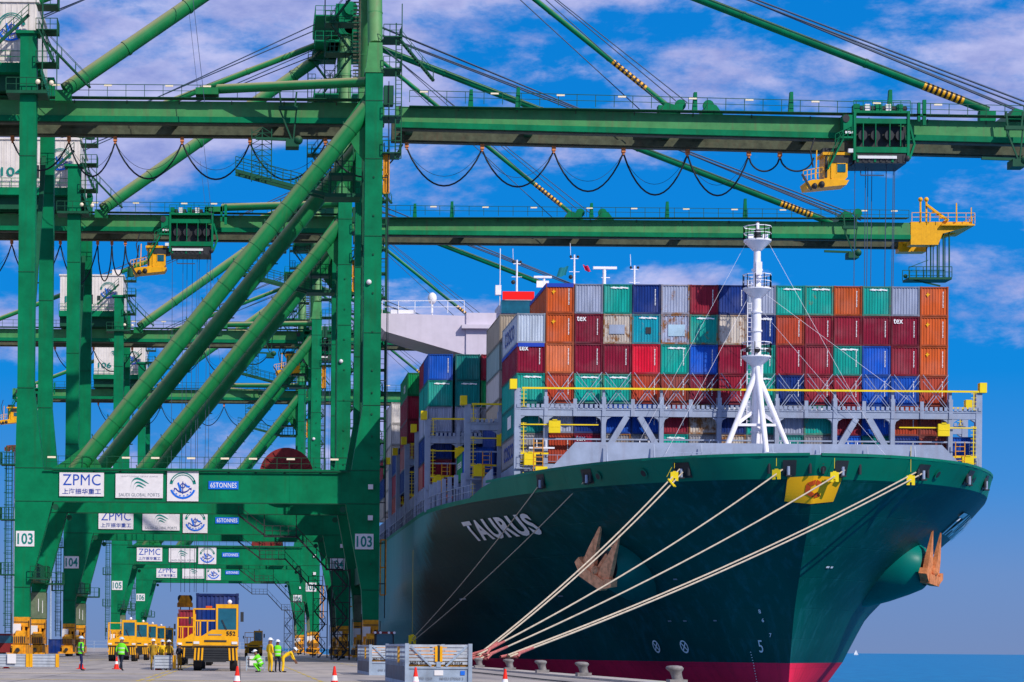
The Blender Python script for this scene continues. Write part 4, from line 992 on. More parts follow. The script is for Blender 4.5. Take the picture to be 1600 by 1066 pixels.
for Y, s_ in ((198.3,-1),(194.4,-1),(188.35,1),(193.2,1),(198.6,1)):
    me = flat(lambda mb: ring2(mb,.22,.36,n=16)); o = decal('chock_ring', me, M['hull_top'], Y, 15.4, s_, bul, .12)
    me = flat(lambda mb: ring2(mb,.0,.24,n=16)); decal('chock_opening', me, M['dark'], Y, 15.4, s_, bul, .125)

# anchor bolsters and anchors
def bolster(side):
    Y, z = 207.0, 8.6; x = CX+side*half(Y,z)
    ax = Vector((side*.80,-.58,-.10)).normalized(); c0 = Vector((x,Y,z)); mb = MB()
    prof = [(-4.5,4.0),(-2.0,3.5),(-.5,3.0),(1.2,2.3),(2.3,1.75),(2.6,1.4)]
    a = ax.orthogonal().normalized(); b = ax.cross(a); n = 28; vs = []
    tail = Vector((side*.25,.9,-.05))
    for t, r_ in prof:
        for i in range(n):
            u = 2*math.pi*i/n; vs.append(c0+ax*t+tail*max(0,(1.0-t))*.55*(0.6)+a*math.cos(u)*r_+b*math.sin(u)*r_)
    fs = [(j*n+i,j*n+(i+1)%n,(j+1)*n+(i+1)%n,(j+1)*n+i) for j in range(len(prof)-1) for i in range(n)]
    mb.add(vs, fs, 0, True); mb.add(vs[-n:], [tuple(range(n))], 1)
    o = mb.build('anchor_bolster', [M['bolster'],M['dark']], hullo)
    import bmesh
    bm = bmesh.new(); bm.from_mesh(o.data); bmesh.ops.recalc_face_normals(bm, faces=bm.faces[:]); bm.to_mesh(o.data); bm.free()
    # anchor lying with the crown down, flukes up against the bolster face
    mb = MB(); e = c0+ax*3.0; U = (Vector((0,0,1))-ax*ax.z).normalized(); S = ax.cross(U)
    def P(s_, u_, d_=0): k_ = 1.02 if side > 0 else 1.2; return e+S*s_*k_+U*(u_*k_*.98+.7)+ax*d_
    if side < 0: tilt = -.50
    else: tilt = -.10
    ct, st_ = math.cos(tilt), math.sin(tilt)
    def Q(s_, u_, d_=0): return P(s_*ct+u_*st_, -s_*st_+u_*ct, d_)
    def slab(pts, th, d0=0):
        n_ = len(pts); vs = [Q(a_,b_,d0-th/2*(k_ if k_ else 1)) for a_,b_,k_ in pts]+[Q(a_,b_,d0+th/2*(k_ if k_ else 1)) for a_,b_,k_ in pts]
        mb.add(vs, [tuple(range(n_)), tuple(reversed(range(n_,2*n_)))]+[(i,(i+1)%n_,(i+1)%n_+n_,i+n_) for i in range(n_)])
    for m_ in (-1,1):
        slab([(m_*.32,-1.2,1),(m_*1.45,-1.3,1),(m_*1.28,.2,1),(m_*.95,2.55,.25),(m_*.55,.3,1),(m_*.3,-.6,1)], .42, .05)
        slab([(m_*1.1,-1.9,1),(m_*1.95,-1.25,1),(m_*1.75,-.75,1),(m_*1.1,-1.0,1)], .7, .1)
    slab([(-1.15,-1.95,1),(1.15,-1.95,1),(1.25,-1.15,1),(-1.25,-1.15,1)], .8, .1)
    mb.tube(Q(0,-1.3,.1), Q(0,1.0,-.9), .26, .2, 10); mb.ball(Q(0,-.9,.3), .38, 10, 6)
    mb.tube(Q(-1.3,-1.5,.15), Q(1.3,-1.5,.15), .3, n=10)
    mb.build('anchor', M['rust'] if side > 0 else M['rust_brightened'], ship)
bolster(-1); bolster(1)

# breakwater on the forecastle
mb = MB()
vs = []
P0 = [(-20.5,212.0),(-15.3,207.5),(0,205.0),(15.3,207.5),(20.5,212.0)]
mb.prism([(CX-18.4,14.76),(CX+18.4,14.76),(CX+18.4,15.9),(CX+15.4,18.95),(CX-15.6,18.95),(CX-18.4,15.9)], 208.3, 208.6)
for x in (-13,-9,-5,1,5,9,13): mb.prism_x([(207.9,14.76),(207.9,18.8),(206.9,14.76)], CX+x-.05, CX+x+.05)
bw = mb.build('breakwater', M['lash_grey'], ship)
mb = MB()
for x in (-15.6,-11.2,-6.6,-1.9,10.3): mb.tube((CX+x,207.75,17.1 if x > -15 else 16.3),(CX+x,207.88,17.1 if x > -15 else 16.3),.32,n=14); mb.cut()
loose(mb, 'porthole', M['dark'], bw)
for x in (-1.3,3.2):
    mb = MB()
    pts = [(CX+x+1.7*math.cos(R(a)),199,15.6+1.75*math.sin(R(a))) for a in range(0,181,12)]
    mb.path(pts, .13, 6); mb.path([(p[0],198.2,p[2]) for p in pts], .1, 6); mb.tube((CX+x,198.4,15.7),(CX+x,198.8,15.7),1.1,n=20)
    for a in (45,90,135): mb.bar((CX+x,198.2,15.6),(CX+x+1.7*math.cos(R(a)),198.2,15.6+1.75*math.sin(R(a))),.1)
    mb.box(CX+x-2,198,14.76,CX+x+2,200,15.3)
    mb.build('winch', M['lash_grey'], ship)
mb = MB(); mb.rail((CX-8.2,203,16.1),(CX-3.6,203,16.1),1.6,.8,.05); mb.box(CX-6.6,203.5,14.76,CX-4.6,205,17.6)
mb.build('locker', M['lash_grey'], ship)
mb = MB(); mb.rail((CX+9.5,203,15.6),(CX+14.5,203,15.6),1.3,.8,.05); mb.box(CX+11,203.5,14.76,CX+12.2,205,17.0); mb.box(CX+13,203.5,14.76,CX+14.0,205,17.1)
mb.build('locker', M['lash_grey'], ship)
mb = MB()
for (x,y) in ((-18.6,207),(-1,190.6),(14.8,200)): mb.box(CX+x-.5,y,16.4,CX+x+.5,y+.3,16.75); mb.cut()
loose(mb, 'deck_edge_marker', M['yellow_rail'], ship)

# foremast
mast = empty('foremast', (CX,210,0), parent=ship)
mb = MB(); mb.tube((0,0,14.8),(0,0,26),.38,n=18); mb.tube((0,0,26),(0,0,32.2),.40,.36,18); mb.tube((0,0,32.2),(0,0,36.3),.34,.27,18)
mb.box(-.32,-.5,14.8,.32,.3,18.6); mb.tube((.42,-.2,18.8),(.42,-.2,26.4),.12,n=8)
for z in (20.0,28.6,30.2,33.8): mb.tube((0,0,z),(0,0,z+.15),.47,n=18)
mb.build('column', M['mast_white'], mast)
for q in ((-2.95,-1.2,18.0),(2.75,-1.2,18.0),(.75,-2.4,15.2)):
    mb = MB(); mb.tube((.0,-.1,25.2) if abs(q[0]) > 1 else (0,-.1,26),q,.24,n=10); mb.build('strut', M['mast_white'], mast)
mb = MB(); mb.bar((-1.9,-.8,20.6),(0,0,22.0),.26); mb.bar((1.8,-.8,20.6),(0,0,22.0),.26); mb.bar((-1.9,-.8,20.6),(1.8,-.8,20.6),.22); mb.build('cross_brace', M['mast_white'], mast)
for z, r_ in ((26.4,1.25),(32.2,1.2),(36.3,1.18)):
    mb = MB(); mb.tube((0,0,z-.75),(0,0,z),.4,r_,16); mb.tube((0,0,z),(0,0,z+.14),r_,n=16)
    p = [(r_*math.cos(R(a)), r_*math.sin(R(a))) for a in range(0,361,36)]
    for (x0,y0),(x1,y1) in zip(p[:-1],p[1:]): mb.rail((x0,y0,z+.1),(x1,y1,z+.1),1.15,2,.045)
    mb.build('lookout_platform', M['mast_white'], mast)
mb = MB()
for k in range(30): mb.tube((-.75,-.05,21+k*.4),(-.45,-.05,21+k*.4),.03,n=4)
mb.bar((-.78,0,20.8),(-.78,0,33),.07); mb.bar((-.45,0,20.8),(-.45,0,33),.05); mb.build('ladder', M['mast_white'], mast)
mb = MB(); mb.tube((0,0,36.3),(0,0,37.3),.3,n=12,mi=1); mb.tube((0,0,37.3),(0,0,37.9),.15,n=10,mi=0); mb.ball((0,0,37.9),.16,8,5,1); mb.cut(); mb.box(-.85,-.3,36.5,-.4,.2,36.9,0); mb.cut(); mb.box(.4,-.3,36.5,.85,.2,36.9,0); mb.cut()
mb.box(-.2,-.6,33.4,.3,-.3,34.5,0); mb.ball((.1,-.5,33.1),.22,8,5,0); mb.cut(); mb.ball((-.05,-.55,27.0),.26,10,6,1); mb.cut(); mb.ball((-.85,-.7,27.0),.24,10,6,1); mb.cut(); mb.ball((.9,-.7,27.0),.24,10,6,1); mb.cut()
loose(mb, 'signal_lamp', [M['mast_white'],M['dark']], mast)
mb = MB()
for a, b in (((-.9,0,36.3),(-9.5,2,19.5)),((.9,0,36.3),(11,2,19.5)),((-.5,0,32),(-8,-2,18)),((.5,0,32),(13,0,22.9)),((.6,0,30.2),(9.5,-9,16.6))): mb.tube(a, b, .013, n=4, caps=False); mb.cut()
loose(mb, 'guy_wire', M['mast_white'], mast)

# deckhouse (white) with its bridge wing reaching over the quay
dh = empty('deckhouse', (0,0,0), parent=ship)
mb = MB(); mb.box(23.4,258,14.8,64.2,270,36.6); mb.box(22.9,257.4,34.9,64.7,270.6,35.3); mb.box(27.5,258.6,36.6,60,269,38.4)
mb.build('house_wall', M['ship_white'], dh)
for s_ in (-1,1):
    X = lambda d: CX+s_*d
    mb = MB(); poly = [(X(20.4),32.2),(X(20.4),36.3),(X(29.3),36.5),(X(29.3),35.0),(X(28.9),34.6)]
    mb.prism(poly if s_ > 0 else poly[::-1], 258.2, 266)
    mb.build('bridge_wing', M['ship_white'], dh)
mb = MB(); mb.rail((14.6,258.3,36.5),(23.2,258.3,36.6),1.3,1.6,.045); mb.box(15.5,258.4,36.5,18,259,36.9,0); mb.build('wing_rail', M['mast_white'], dh)
mb = MB(); mb.tube((19.9,259,36.5),(19.9,259,37.6),.1,n=6); mb.ball((19.9,259,38.2),.48,12,8,0,(1,1,1.3)); mb.build('satellite_dome', M['mast_white'], dh)
mb = MB(); mb.box(27.1,257.2,37.9,30.4,257.35,38.75); mb.build('red_board', M['red_board'], dh)
mb = MB(); mb.box(27.0,257.36,36.5,30.6,258.6,37.85); mb.build('glass_front', M['glass'], dh)
for (x,zt,kind) in ((29.1,42.8,0),(35.2,43.4,1),(41.6,42.3,0)):
    mb = MB(); mb.tube((x,262,36.6),(x,262,zt),.13,.09,8); mb.bar((x-.4,262,zt-.4),(x+.4,262,zt-.4),.07)
    for k in (-.38,.38): mb.ball((x+k,262,zt-.2),.15,8,5,1)
    mb.ball((x-.4,261.8,zt-2.4),.24,8,5,1); mb.ball((x+.4,261.8,zt-4),.2,8,5,1)
    mb.bar((x-.55,262,zt-1.8),(x+.55,262,zt-1.8),.05)
    mb.tube((x-.4,262,zt),(x-.45,262,zt+1.2),.03,n=4)
    mb.build('radar_mast', [M['mast_white'],M['dark']], dh)
mb = MB(); mb.tube((38.4,262,36.6),(38.4,262,41.9),.18,n=8); mb.box(37.2,261.8,41.9,39.7,262.2,42.15); mb.bar((38.1,262,41),(39,262,41),.08); mb.build('radar_scanner', M['mast_white'], dh)
mb = MB(); mb.tube((32.0,262,36.6),(32.0,262,40.9),.12,n=8); mb.box(30.9,261.8,40.9,32.8,262.2,41.1); mb.box(31.2,261.9,39.9,32.5,262.1,40.6); mb.cut(); mb.tube((27.0,259,36.6),(27.0,259,43.5),.05,n=5); mb.box(26.5,258.6,38.6,27.1,259.2,39.6); mb.cut()
loose(mb, 'antenna', M['mast_white'], dh)
def flag(x, z, w_, h_, col, tilt):
    vs = []; n = 8
    for i in range(n+1):
        for j in range(5):
            t = i/n; vs.append((x+w_*t+tilt*(j/4)*.3, 262+.12*math.sin(t*7), z+h_*j/4-.25*t*abs(w_)+.06*math.sin(t*9)))
    mb = MB(); mb.add(vs, [(i*5+j,i*5+j+1,(i+1)*5+j+1,(i+1)*5+j) for i in range(n) for j in range(4)], 0, True)
    return mb.build('flag', col, dh)
flag(34.3,41.2,-1.0,1.0,mk('teal_flag_cloth',(.01,.18,.22),.7,.1),1); flag(36.4,41.7,.6,.65,mk('crimson_flag_cloth',(.55,.01,.06),.7,.1),-1)

# lashing bridges: portal frames between the container bays
def lashing_bridge(Y, hw, full=True, cols=16):
    zt = 24.1; o = empty('lashing_bridge', (CX,Y+.4,0), parent=ship)
    xs = [-hw+.25]; k = -cols/2*2.5+2.5
    cols_x = [-cols/2*2.5+2.5+5.0*i for i in range(int((cols-1)/2)+1)]
    xs = [-hw+.25]+cols_x+[hw-.25]
    for i, x in enumerate(xs):
        ww = .27 if i in (0, len(xs)-1) else .19
        mb = MB(); mb.box(x-ww,-.28,14.8,x+ww,.28,zt-.8 if 0 < i < len(xs)-1 else zt-.1)
        if 0 < i < len(xs)-1: mb.box(x-.11,-.2,zt-.8,x+.11,.2,zt)
        mb.build('post', M['lash_grey'], o)
    mb = MB(); mb.box(-hw+.05,-.3,22.15,hw-.05,.3,22.3); mb.box(-hw+.1,-.24,21.6,hw-.1,.1,22.15)
    n = int((2*hw)/.42)
    for i in range(n): 
        x = -hw+.3+i*.42; mb.box(x-.13,-.36,22.3,x+.13,-.3,22.62)
    for x in [-cols/2*2.5+2.5*i for i in range(cols+1)][1:-1:1]:
        mb.box(x-.16,-.34,21.6,x+.16,-.3,23.1)
    for xa, xb in zip(xs[:-1], xs[1:]):       # gussets rounding the corners of each bay
        mb.prism([(xa+.2,21.0),(xa+.3,21.35),(xa+.65,21.56),(xa+.2,21.56)], -.2, .2); mb.prism([(xb-.2,21.0),(xb-.2,21.56),(xb-.65,21.56),(xb-.3,21.35)], -.2, .2)
    mb.build('upper_beam', M['lash_grey'], o)
    mb = MB(); mb.box(-hw+.1,-.2,19.55,hw-.1,.1,19.68); mb.box(-hw+.1,-.5,17.0,-hw+4.8,.5,17.12); mb.box(hw-4.8,-.5,17.0,hw-.1,.5,17.12)
    for s_ in (-1,1): mb.rail((s_*(hw-.3),-.5,17.1),(s_*(hw-4.8),-.5,17.1),1.1,1.2,.03)
    mb.build('catwalk', M['lash_grey'], o)
    mb = MB(); mb.box(-hw+.6,-.46,23.9,hw-.3,-.36,24.06)
    for s_ in (-1,1):
        mb.box(min(s_*(hw-.5),s_*(hw-7.2)),-.52,20.78,max(s_*(hw-.5),s_*(hw-7.2)),-.44,20.88)
        mb.box(min(s_*(hw-.5),s_*(hw-2.9)),-.52,18.25,max(s_*(hw-.5),s_*(hw-2.9)),-.44,18.4)
        for (xx,z0,z1) in ((.75,22.4,24),(.75,17.1,21.0),(.75,14.8,16.7)):
            mb.bar((s_*(hw-xx),-.4,z0),(s_*(hw-xx),-.4,z1),.07)
            z = z0
            while z < z1: mb.bar((s_*(hw-xx-.25),-.42,z),(s_*(hw-xx+.25),-.42,z),.035); z += .35
    mb.build('yellow_handrail', M['yellow_rail'], o)
    for s_ in (-1,1):
        mb = MB(); mb.box(s_*(hw+.1)-.35,-.5,23.9,s_*(hw+.1)+.25,.2,24.75); mb.build('yellow_lamp', M['yellow_rail'], o)
        for xx, z in ((3.4,20.1),(1.3,17.3)):
            x = s_*(hw-xx); mb = MB(); mb.box(x-.5,-.75,z,x+.5,-.45,z+1.05); mb.box(x-.2,-.8,z+1.05,x+.2,-.5,z+1.15); mb.box(x-.42,-.77,z+.5,x+.42,-.75,z+.54); mb.build('equipment_box', M['yellow_rail'], o)
    if full:
        mb = MB()
        for xc in (-9.95,9.9):
            for s_ in (-1,1): mb.bar((xc-s_*-.55,-.1,21.6),(xc+s_*2.9,-.1,17.6),.5); mb.cut()
        loose(mb, 'raking_brace', M['lash_grey'], o)
        for x in (-17.9,-14,-5.8,-3,3.2,9.0,-9,13.4): 
            mb = MB(); mb.box(x-1.1,-.75,18.72,x+1.1,-.6,18.86); mb.bar((x-.4,-.6,18.8),(x-.4,-.4,19.5),.06); mb.bar((x+.4,-.6,18.8),(x+.4,-.4,19.5),.06)
            if x in (-17.9,-9,-3,3.2,9.0): mb.build('strip_lamp', M['mast_white'], o)
    mb = MB()
    for i in range(1, cols-1):
        x = -cols/2*2.5+2.5*i
        for (xa, xb) in ((x+.15,x+2.35),(x+2.35,x+.15)):
            mb.tube((xa,-.3,22.4),(xb,.0,25.45),.035,n=4,caps=False); mb.cut()
            mb.tube((xa+(.2 if xa<xb else -.2),-.3,22.4),(xb,.0,24.9),.028,n=4,caps=False); mb.cut()
    loose(mb, 'lashing_rod', M['lash_grey'], o)
    mb = MB(); 
    for s_ in (-1,1):
        for xx in (hw-2.4,hw-1.6): mb.bar((s_*xx,-.75,15.4),(s_*xx,-.75,19.6),.07)
        for k in range(10): mb.bar((s_*(hw-2.4),-.75,15.6+k*.4),(s_*(hw-1.6),-.75,15.6+k*.4),.06)
        mb.cut()
    loose(mb, 'ladder', M['yellow_dirty'], o)
    return o
lb = lashing_bridge(213.0, 20.2)
lashing_bridge(227.3, 23.2, False, 18)
for Y in (242.2, 257.2-.6, 272.0, 287.0, 301.5): lashing_bridge(Y, 25.75, False, 20)
# stanchions and rail along the deck edge
mb = MB()
Y = 226
while Y < 330:
    x = CX-half(Y,15)+.35; mb.box(x-.18,Y-.25,14.8,x+.18,Y+.25,17.5); mb.cut(); Y += 2.6
loose(mb, 'deck_stanchion', M['lash_grey'], ship)
mb = MB(); pts = [(CX-half(Y,15)+.15, Y, 15.05) for Y in range(222,330,3)]
for a, b in zip(pts[:-1], pts[1:]): mb.rail(a, b, 1.15, 1.5, .035)
mb.build('deck_rail', M['lash_grey'], ship)
mb = MB()
mb.prism_x([(218.2,15.0),(236,15.0),(233,16.6),(224,17.2),(219,17.4)], CX-21.6, CX-21.45)
mb.build('side_screen', M['lash_grey'], ship)
# hatch covers carrying the stacks
for Y in (214,228.6,243.2,273.2,287.8,302.4):
    mb = MB(); mb.box(CX-20 if Y < 228 else CX-22.4 if Y < 240 else CX-25,Y+.1,15.6,CX+20 if Y < 228 else CX+22 if Y < 240 else CX+25,Y+12.1,17.52); mb.build('hatch_cover', M['lash_grey'], ship)

# ------------------------------------------------------------------ containers
W, H, L40, L20 = 2.438, 2.58, 12.19, 6.06
def cont_body(mb, L_, H=H):
    hw = W/2; d = .045
    # corrugated end (front) and far end, corrugated sides, roof, floor
    def corr(n, length, z0, z1, place):
        p = []; step = length/n
        for i in range(n):
            a = i*step; p += [(a,0),(a+step*.3,0),(a+step*.5,d),(a+step*.8,d)]
        p.append((length,0))
        vs = [place(a, dd, z) for a, dd in p for z in (z0, z1)]
        mb.add(vs, [(2*i,2*i+2,2*i+3,2*i+1) for i in range(len(p)-1)])
    z0, z1 = .16, H-.11
    corr(9, W-.24, z0, z1, lambda a, dd, z: (-hw+.12+a, .05+dd, z))
    corr(9, W-.24, z0, z1, lambda a, dd, z: (hw-.12-a, L_-.05-dd, z))
    ns = int(L_/.28)
    corr(ns, L_-.3, z0, z1, lambda a, dd, z: (-hw+.03+dd, L_-.15-a, z))
    corr(ns, L_-.3, z0, z1, lambda a, dd, z: (hw-.03-dd, .15+a, z))
    mb.add([(-hw+.06,.06,H-.03),(hw-.06,.06,H-.03),(hw-.06,L_-.06,H-.03),(-hw+.06,L_-.06,H-.03)], [(0,1,2,3)])
    mb.add([(-hw+.06,.06,.12),(hw-.06,.06,.12),(hw-.06,L_-.06,.12),(-hw+.06,L_-.06,.12)], [(3,2,1,0)])
def cont_frame(mb, L_, H=H):
    hw = W/2
    for y in (0, L_-.12):
        for x in (-hw, hw-.12): mb.box(x,y,0,x+.12,y+.12,H)
        mb.box(-hw+.12,y+.01,0.01,hw-.12,y+.1,.16); mb.box(-hw+.12,y+.01,H-.12,hw-.12,y+.1,H-.01)
    for x in (-hw, hw-.08):
        mb.box(x+.005,.12,.01,x+.075,L_-.12,.16); mb.box(x+.005,.12,H-.11,x+.075,L_-.12,H-.01)
    for y in (-.012, L_-.17):
        for x in (-hw-.012, hw-.165):
            for z in (-.005, H-.12): mb.box(x,y,z,x+.177,y+.18,z+.13)
def code_marks(mb):
    for k in range(11):
        mb.box(.72,-.0,H-.52-k*.13,.80-.012*(k%3),.03,H-.43-k*.13)
def name_marks(mb):
    for k in range(9):
        mb.box(-.62+k*.17,.0,H-.36-(k%3)*.02,-.62+(k+1)*.17,.03,H-.29+((k*7)%4)*.02)
C = dict(orange=(.60,.10,.018), orange2=(.72,.17,.06), lav=(.36,.40,.54), teal=(.0,.34,.28), dteal=(.0,.20,.19), navy=(.004,.03,.19), blue=(.004,.09,.50),
 maroon=(.22,.004,.028), maroon2=(.30,.012,.035), crim=(.62,.003,.03), cream=(.55,.48,.42), redo=(.40,.05,.02), grey=(.30,.29,.31), rb=(.30,.05,.035), tealb=(.0,.30,.40), greyb=(.46,.52,.62), green=(.0,.24,.07), beige=(.45,.38,.30), pteal=(.30,.42,.42), pink=(.42,.14,.13), white=(.62,.58,.56), dgreen=(.02,.20,.15))
CN = dict(orange='orange', orange2='light orange', lav='lavender grey', teal='teal', dteal='dark teal', navy='navy blue', blue='bright blue', maroon='maroon', maroon2='dark red', crim='crimson', cream='cream', redo='red orange', grey='weathered grey', rb='red brown', tealb='turquoise blue', greyb='pale blue grey', green='green', beige='beige', pteal='pale grey teal', pink='faded pinkish red', white='off white', dgreen='sea green')
def container(col, x, y, z, L_=L40, rust=.1, marks=True, label=None, group=None, name=False, parent=None):
    root = empty('shipping_container', (x,y,z))
    tag(root, label, 'container', group)
    r_, g_, b_ = C[col]; j = random.uniform(.88,1.12)
    b = part('cb%g'%L_, 'body', lambda mb: cont_body(mb, L_), M['cont'], root); b.color = (r_*j,g_*j,b_*j,rust)
    f = part('cf%g'%L_, 'corner_frame', lambda mb: cont_frame(mb, L_), M['cont_frame'], root)
    rf = .35 if col in ('teal','cream','lav','tealb') and rust > .12 else 0
    f.color = (r_*j+rf*.3,g_*j+rf*.12,b_*j,.1+rust*.8)
    if marks: part('mk', 'code_marking', code_marks, M['text_white'], root)
    if name: part('nm', 'name_marking', name_marks, M['text_white'], root)
    return root
ORD = ['leftmost','second from left','third from left','fourth from left','fifth from left','sixth from left','seventh from left','eighth from left','eighth from right','seventh from right','sixth from right','fifth from right','fourth from right','third from right','second from right','rightmost']
ROWN = ['top row','second row from top','third row from top','fourth row from top','fifth row from top','bottom row']
FR = [
 [None,'orange','lav','teal','navy','lav','maroon2','navy','lav','teal','teal','orange','teal','lav','orange',None],
 ['greyb','orange','maroon','cream','tealb','lav','teal','cream','navy','redo','maroon2','maroon2','maroon','maroon','orange',None],
 ['maroon','orange2','maroon','maroon','crim','teal','blue','maroon','teal','maroon2','maroon2','teal','blue','maroon2','orange',None],
 ['teal','redo','teal','teal','redo','rb','maroon','maroon2','teal','navy','maroon2','maroon2','blue','blue','redo',None],
 ['dteal','lav','navy','blue','blue','maroon2','cream','navy','teal','lav','teal','maroon2','blue','redo','rb',None],
 ['grey','redo','maroon','grey','grey','teal','grey','cream','grey','dteal','grey','blue','dteal','navy','rb','blue']]
TEX = {(1,2),(2,0),(1,13),(5,2)}
RUSTY = {(0,5):.24,(0,10):.2,(0,12):.18,(1,3):.28,(1,5):.30,(1,4):.2,(1,6):.22,(1,7):.24,(4,6):.33,(5,3):.25,(5,7):.3,(3,3):.18,(3,2):.18,(4,10):.2,(0,3):.12,(5,6):.22}
G1 = 'containers of the front stack behind the foremast'
for r in range(6):
    for k in range(16):
        col = FR[r][k]
        if not col: continue
        x = CX-20+2.5*(k+.5); z = 33.2-2.6*(r+1)
        place = ORD[k] if FR[r][0] else {1:'leftmost',14:'rightmost'}.get(k, ORD[k])
        lab = '%s container, %s in the %s of the front stack' % (CN[col], place, ROWN[r])
        o = container(col, x, 214.0 if k not in (15,) else 214.3, z, L40, RUSTY.get((r,k), .06+.06*random.random()), col not in ('cream','grey','lav','teal','tealb','greyb') or r == 2, lab, G1, name=col in ('teal','tealb') or (r,k) in ((1,8),(4,7)))
        if (r,k) in TEX: text_front('lettering', 'tex', .82, .44, -.62, .0, H-.42, M['text_white'], o, .012)
        if (r,k) == (4,5): text_front('lettering', 'ex', .52, .42, -.82, .0, H-.42, M['text_white'], o, .04)
        if (r,k) in ((1,8),(4,7)): text_front('lettering', 'CRONOS', 1.6, .22, .1, -.005, H-.32, M['text_white'], o, .02, 1.4)
        if col.startswith('orange') and r in (0,1,3) and k in (1,14) or (r,k) in ((2,14),(4,14)):
            mb = MB(); mb.prism([(-.75,H-.72),(-.62,H-.6),(-.62,H-.48),(-.5,H-.62),(-.36,H-.66),(-.5,H-.78),(-.6,H-.92),(-.64,H-.78)], .0, .03); mb.build('star_decal', M['yellow'], o)
        if (r,k) in ((0,1),(2,0)):
            mb = MB(); mb.box(-W/2+.06,-.03,H-.30,W/2-.06,.0,H+.012); mb.box(-W/2-.02,0,H-.3,-W/2+.0,L40,H+.01); mb.box(-W/2+.0,0,H,W/2,L40,H+.03); mb.build('tarpaulin', mk('blue_tarpaulin' ,(.01,.05,.40),.6,.1), o)
        if (r,k) == (1,3):
            mb = MB(); mb.box(-.72,.0,.85,.62,.03,1.65,0); mb.build('faded_panel', M['lash_grey'], o)
        if (r,k) == (1,4):
            mb = MB(); mb.box(-.05,.0,.9,.42,.03,1.45,0); mb.build('dark_patch', M['dark'], o)
        if (r,k) == (1,5):
            mb = MB(); mb.box(-.6,.01,.7,.85,.04,1.7,0); mb.build('faded_panel', mk('pale_blue_patch',(.35,.5,.62),.6,.2), o)
        if (r,k) in ((1,0),(5,0)):
            text_front('lettering', 'cosco', 7.4, 1.35, -W/2-.005, 6.2, H*.5, M['navy_text'], o, .0, face='side')
        if (r,k) == (4,0):
            mb = MB(); mb.box(-W/2-.02,4.2,.8,-W/2+.0,7.0,1.9); mb.build('white_panel', M['text_white'], o)
# second bay
G2 = 'containers in the bays along the quay side of the ship'
colsB = ['beige','pteal','white','beige','cream']
bn = ['topmost','second from the top','third from the top','fourth from the top','lowest']
for r, col in enumerate(colsB):
    container(col, CX-20+1.25, 228.6, 32.5-2.62*(r+1)+(.0), L40, .12+.1*(r==3), False, '%s container, %s of the narrow stack beside the white deckhouse' % (CN[col], bn[r]), G2)
for (x,col,L_,Yy,r,lab) in ((CX-22.8+1.25,'blue',L20,228.6,0,'short bright blue container low behind the second lashing bridge'),(CX-22.8+1.25,'green',L20,234.8,0,'short green container with white letters, low behind the blue one')):
    o = container(col, x, Yy, 18.15-.6, L_, .06, True, lab, G2)
    if col == 'green': text_front('lettering', 'EVERGREEN', 4.4, .6, -W/2-.005, 3.0, 1.5, M['text_white'], o, .03, face='side')
container('navy', CX-22.8+3.75, 228.6, 17.55, L40, .05, False, 'navy container low inside the second bay, right of the short blue one', G2)
container('navy', CX-22.8+3.75, 228.6, 20.15, L40, .05, False, 'navy container upper of the pair inside the second bay', G2)
# third bay: two 20 ft lengths on the outer column
B3 = [('blue','maroon2'),('teal','teal'),('lav','lav'),('navy','navy'),('navy','pink')]
B3b = ['dteal','dteal','lav','navy','maroon2']
for r in range(5):
    z = 30.5-2.6*(r+1)
    container(B3[r][0] if r != 4 else 'maroon2', CX-25.5+1.25, 243.2, z, L20, .08, r in (0,4), '%s container, %s in the outer column of the blue topped stack' % (CN[B3[r][0] if r != 4 else 'maroon2'], bn[r]), G2, name=(r==1))
    container(B3[r][1], CX-25.5+1.25, 249.3, z, L20, .08, False, '%s container, %s, rear half of the blue topped stack' % (CN[B3[r][1]], bn[r]), G2)
    o = container(B3b[r], CX-25.5+3.95, 243.2, z, L40, .08, r==4, '%s container, %s in the inner column beside the blue topped stack' % (CN[B3b[r]], bn[r]), G2, name=(r==1))
    container(['maroon2','green','grey','navy','maroon2'][r], CX-25.5+6.5, 243.2, z, L40, .08, False, '%s container, %s, column behind the narrow beige stack' % (CN[['maroon2','green','grey','navy','maroon2'][r]], bn[r]), G2)
    if r in (1,2): text_front('lettering', 'CHINA SHIPPING' if r == 1 else 'cosco', 4.6, .8, CX-25.5+.02, 246.2, z+1.4, M['text_white'] if r == 1 else M['navy_text'], None, .02, face='side') if False else None
# fourth bay lower, behind the deckhouse row
for r, (a, b) in enumerate((('navy','maroon2'),('pink','rb'))):
    container(b, CX-25.5+1.25, 257.9-.0, 17.6+2.6*(1-r), L40, .08, False, '%s container, %s tier, beside the deckhouse foot' % (CN[b], 'upper' if r == 0 else 'lower'), G2) if False else None
def stack(Y, cols, n=2, top=32.0, what='', x0=CX-25.5, L_=L40):
    for r, col in enumerate(cols):
        for k in range(n):
            c_ = col if k == 0 else random.choice(['maroon2','navy','white','teal','rb'])
            o = container(c_, x0+1.25+2.5*k, Y, top-2.6*(r+1), L_, .1, k == 0 and col not in ('white','cream'), '%s container, %s, %s of the %s' % (CN[c_], ['topmost','second down','third down','fourth down','fifth down','sixth down'][r], ['outer','inner'][k], what), G2)
            if k == 0 and col == 'green': text_front('lettering', 'CAI', 2.6, .9, -W/2-.005, 5, 1.2, M['text_white'], o, .05, face='side'); mb = MB(); mb.tube((.55,-.02,1.85),(.55,.02,1.85),.33,n=16); mb.build('round_logo', M['text_white'], o)
            if k == 0 and col == 'white' and Y > 280:
                mb = MB(); mb.prism([(.3,2.0),(.9,2.0),(1.0,2.15),(.8,2.25),(.35,2.2)], -.02, .0); mb.build('red_logo', M['red_board'], o)
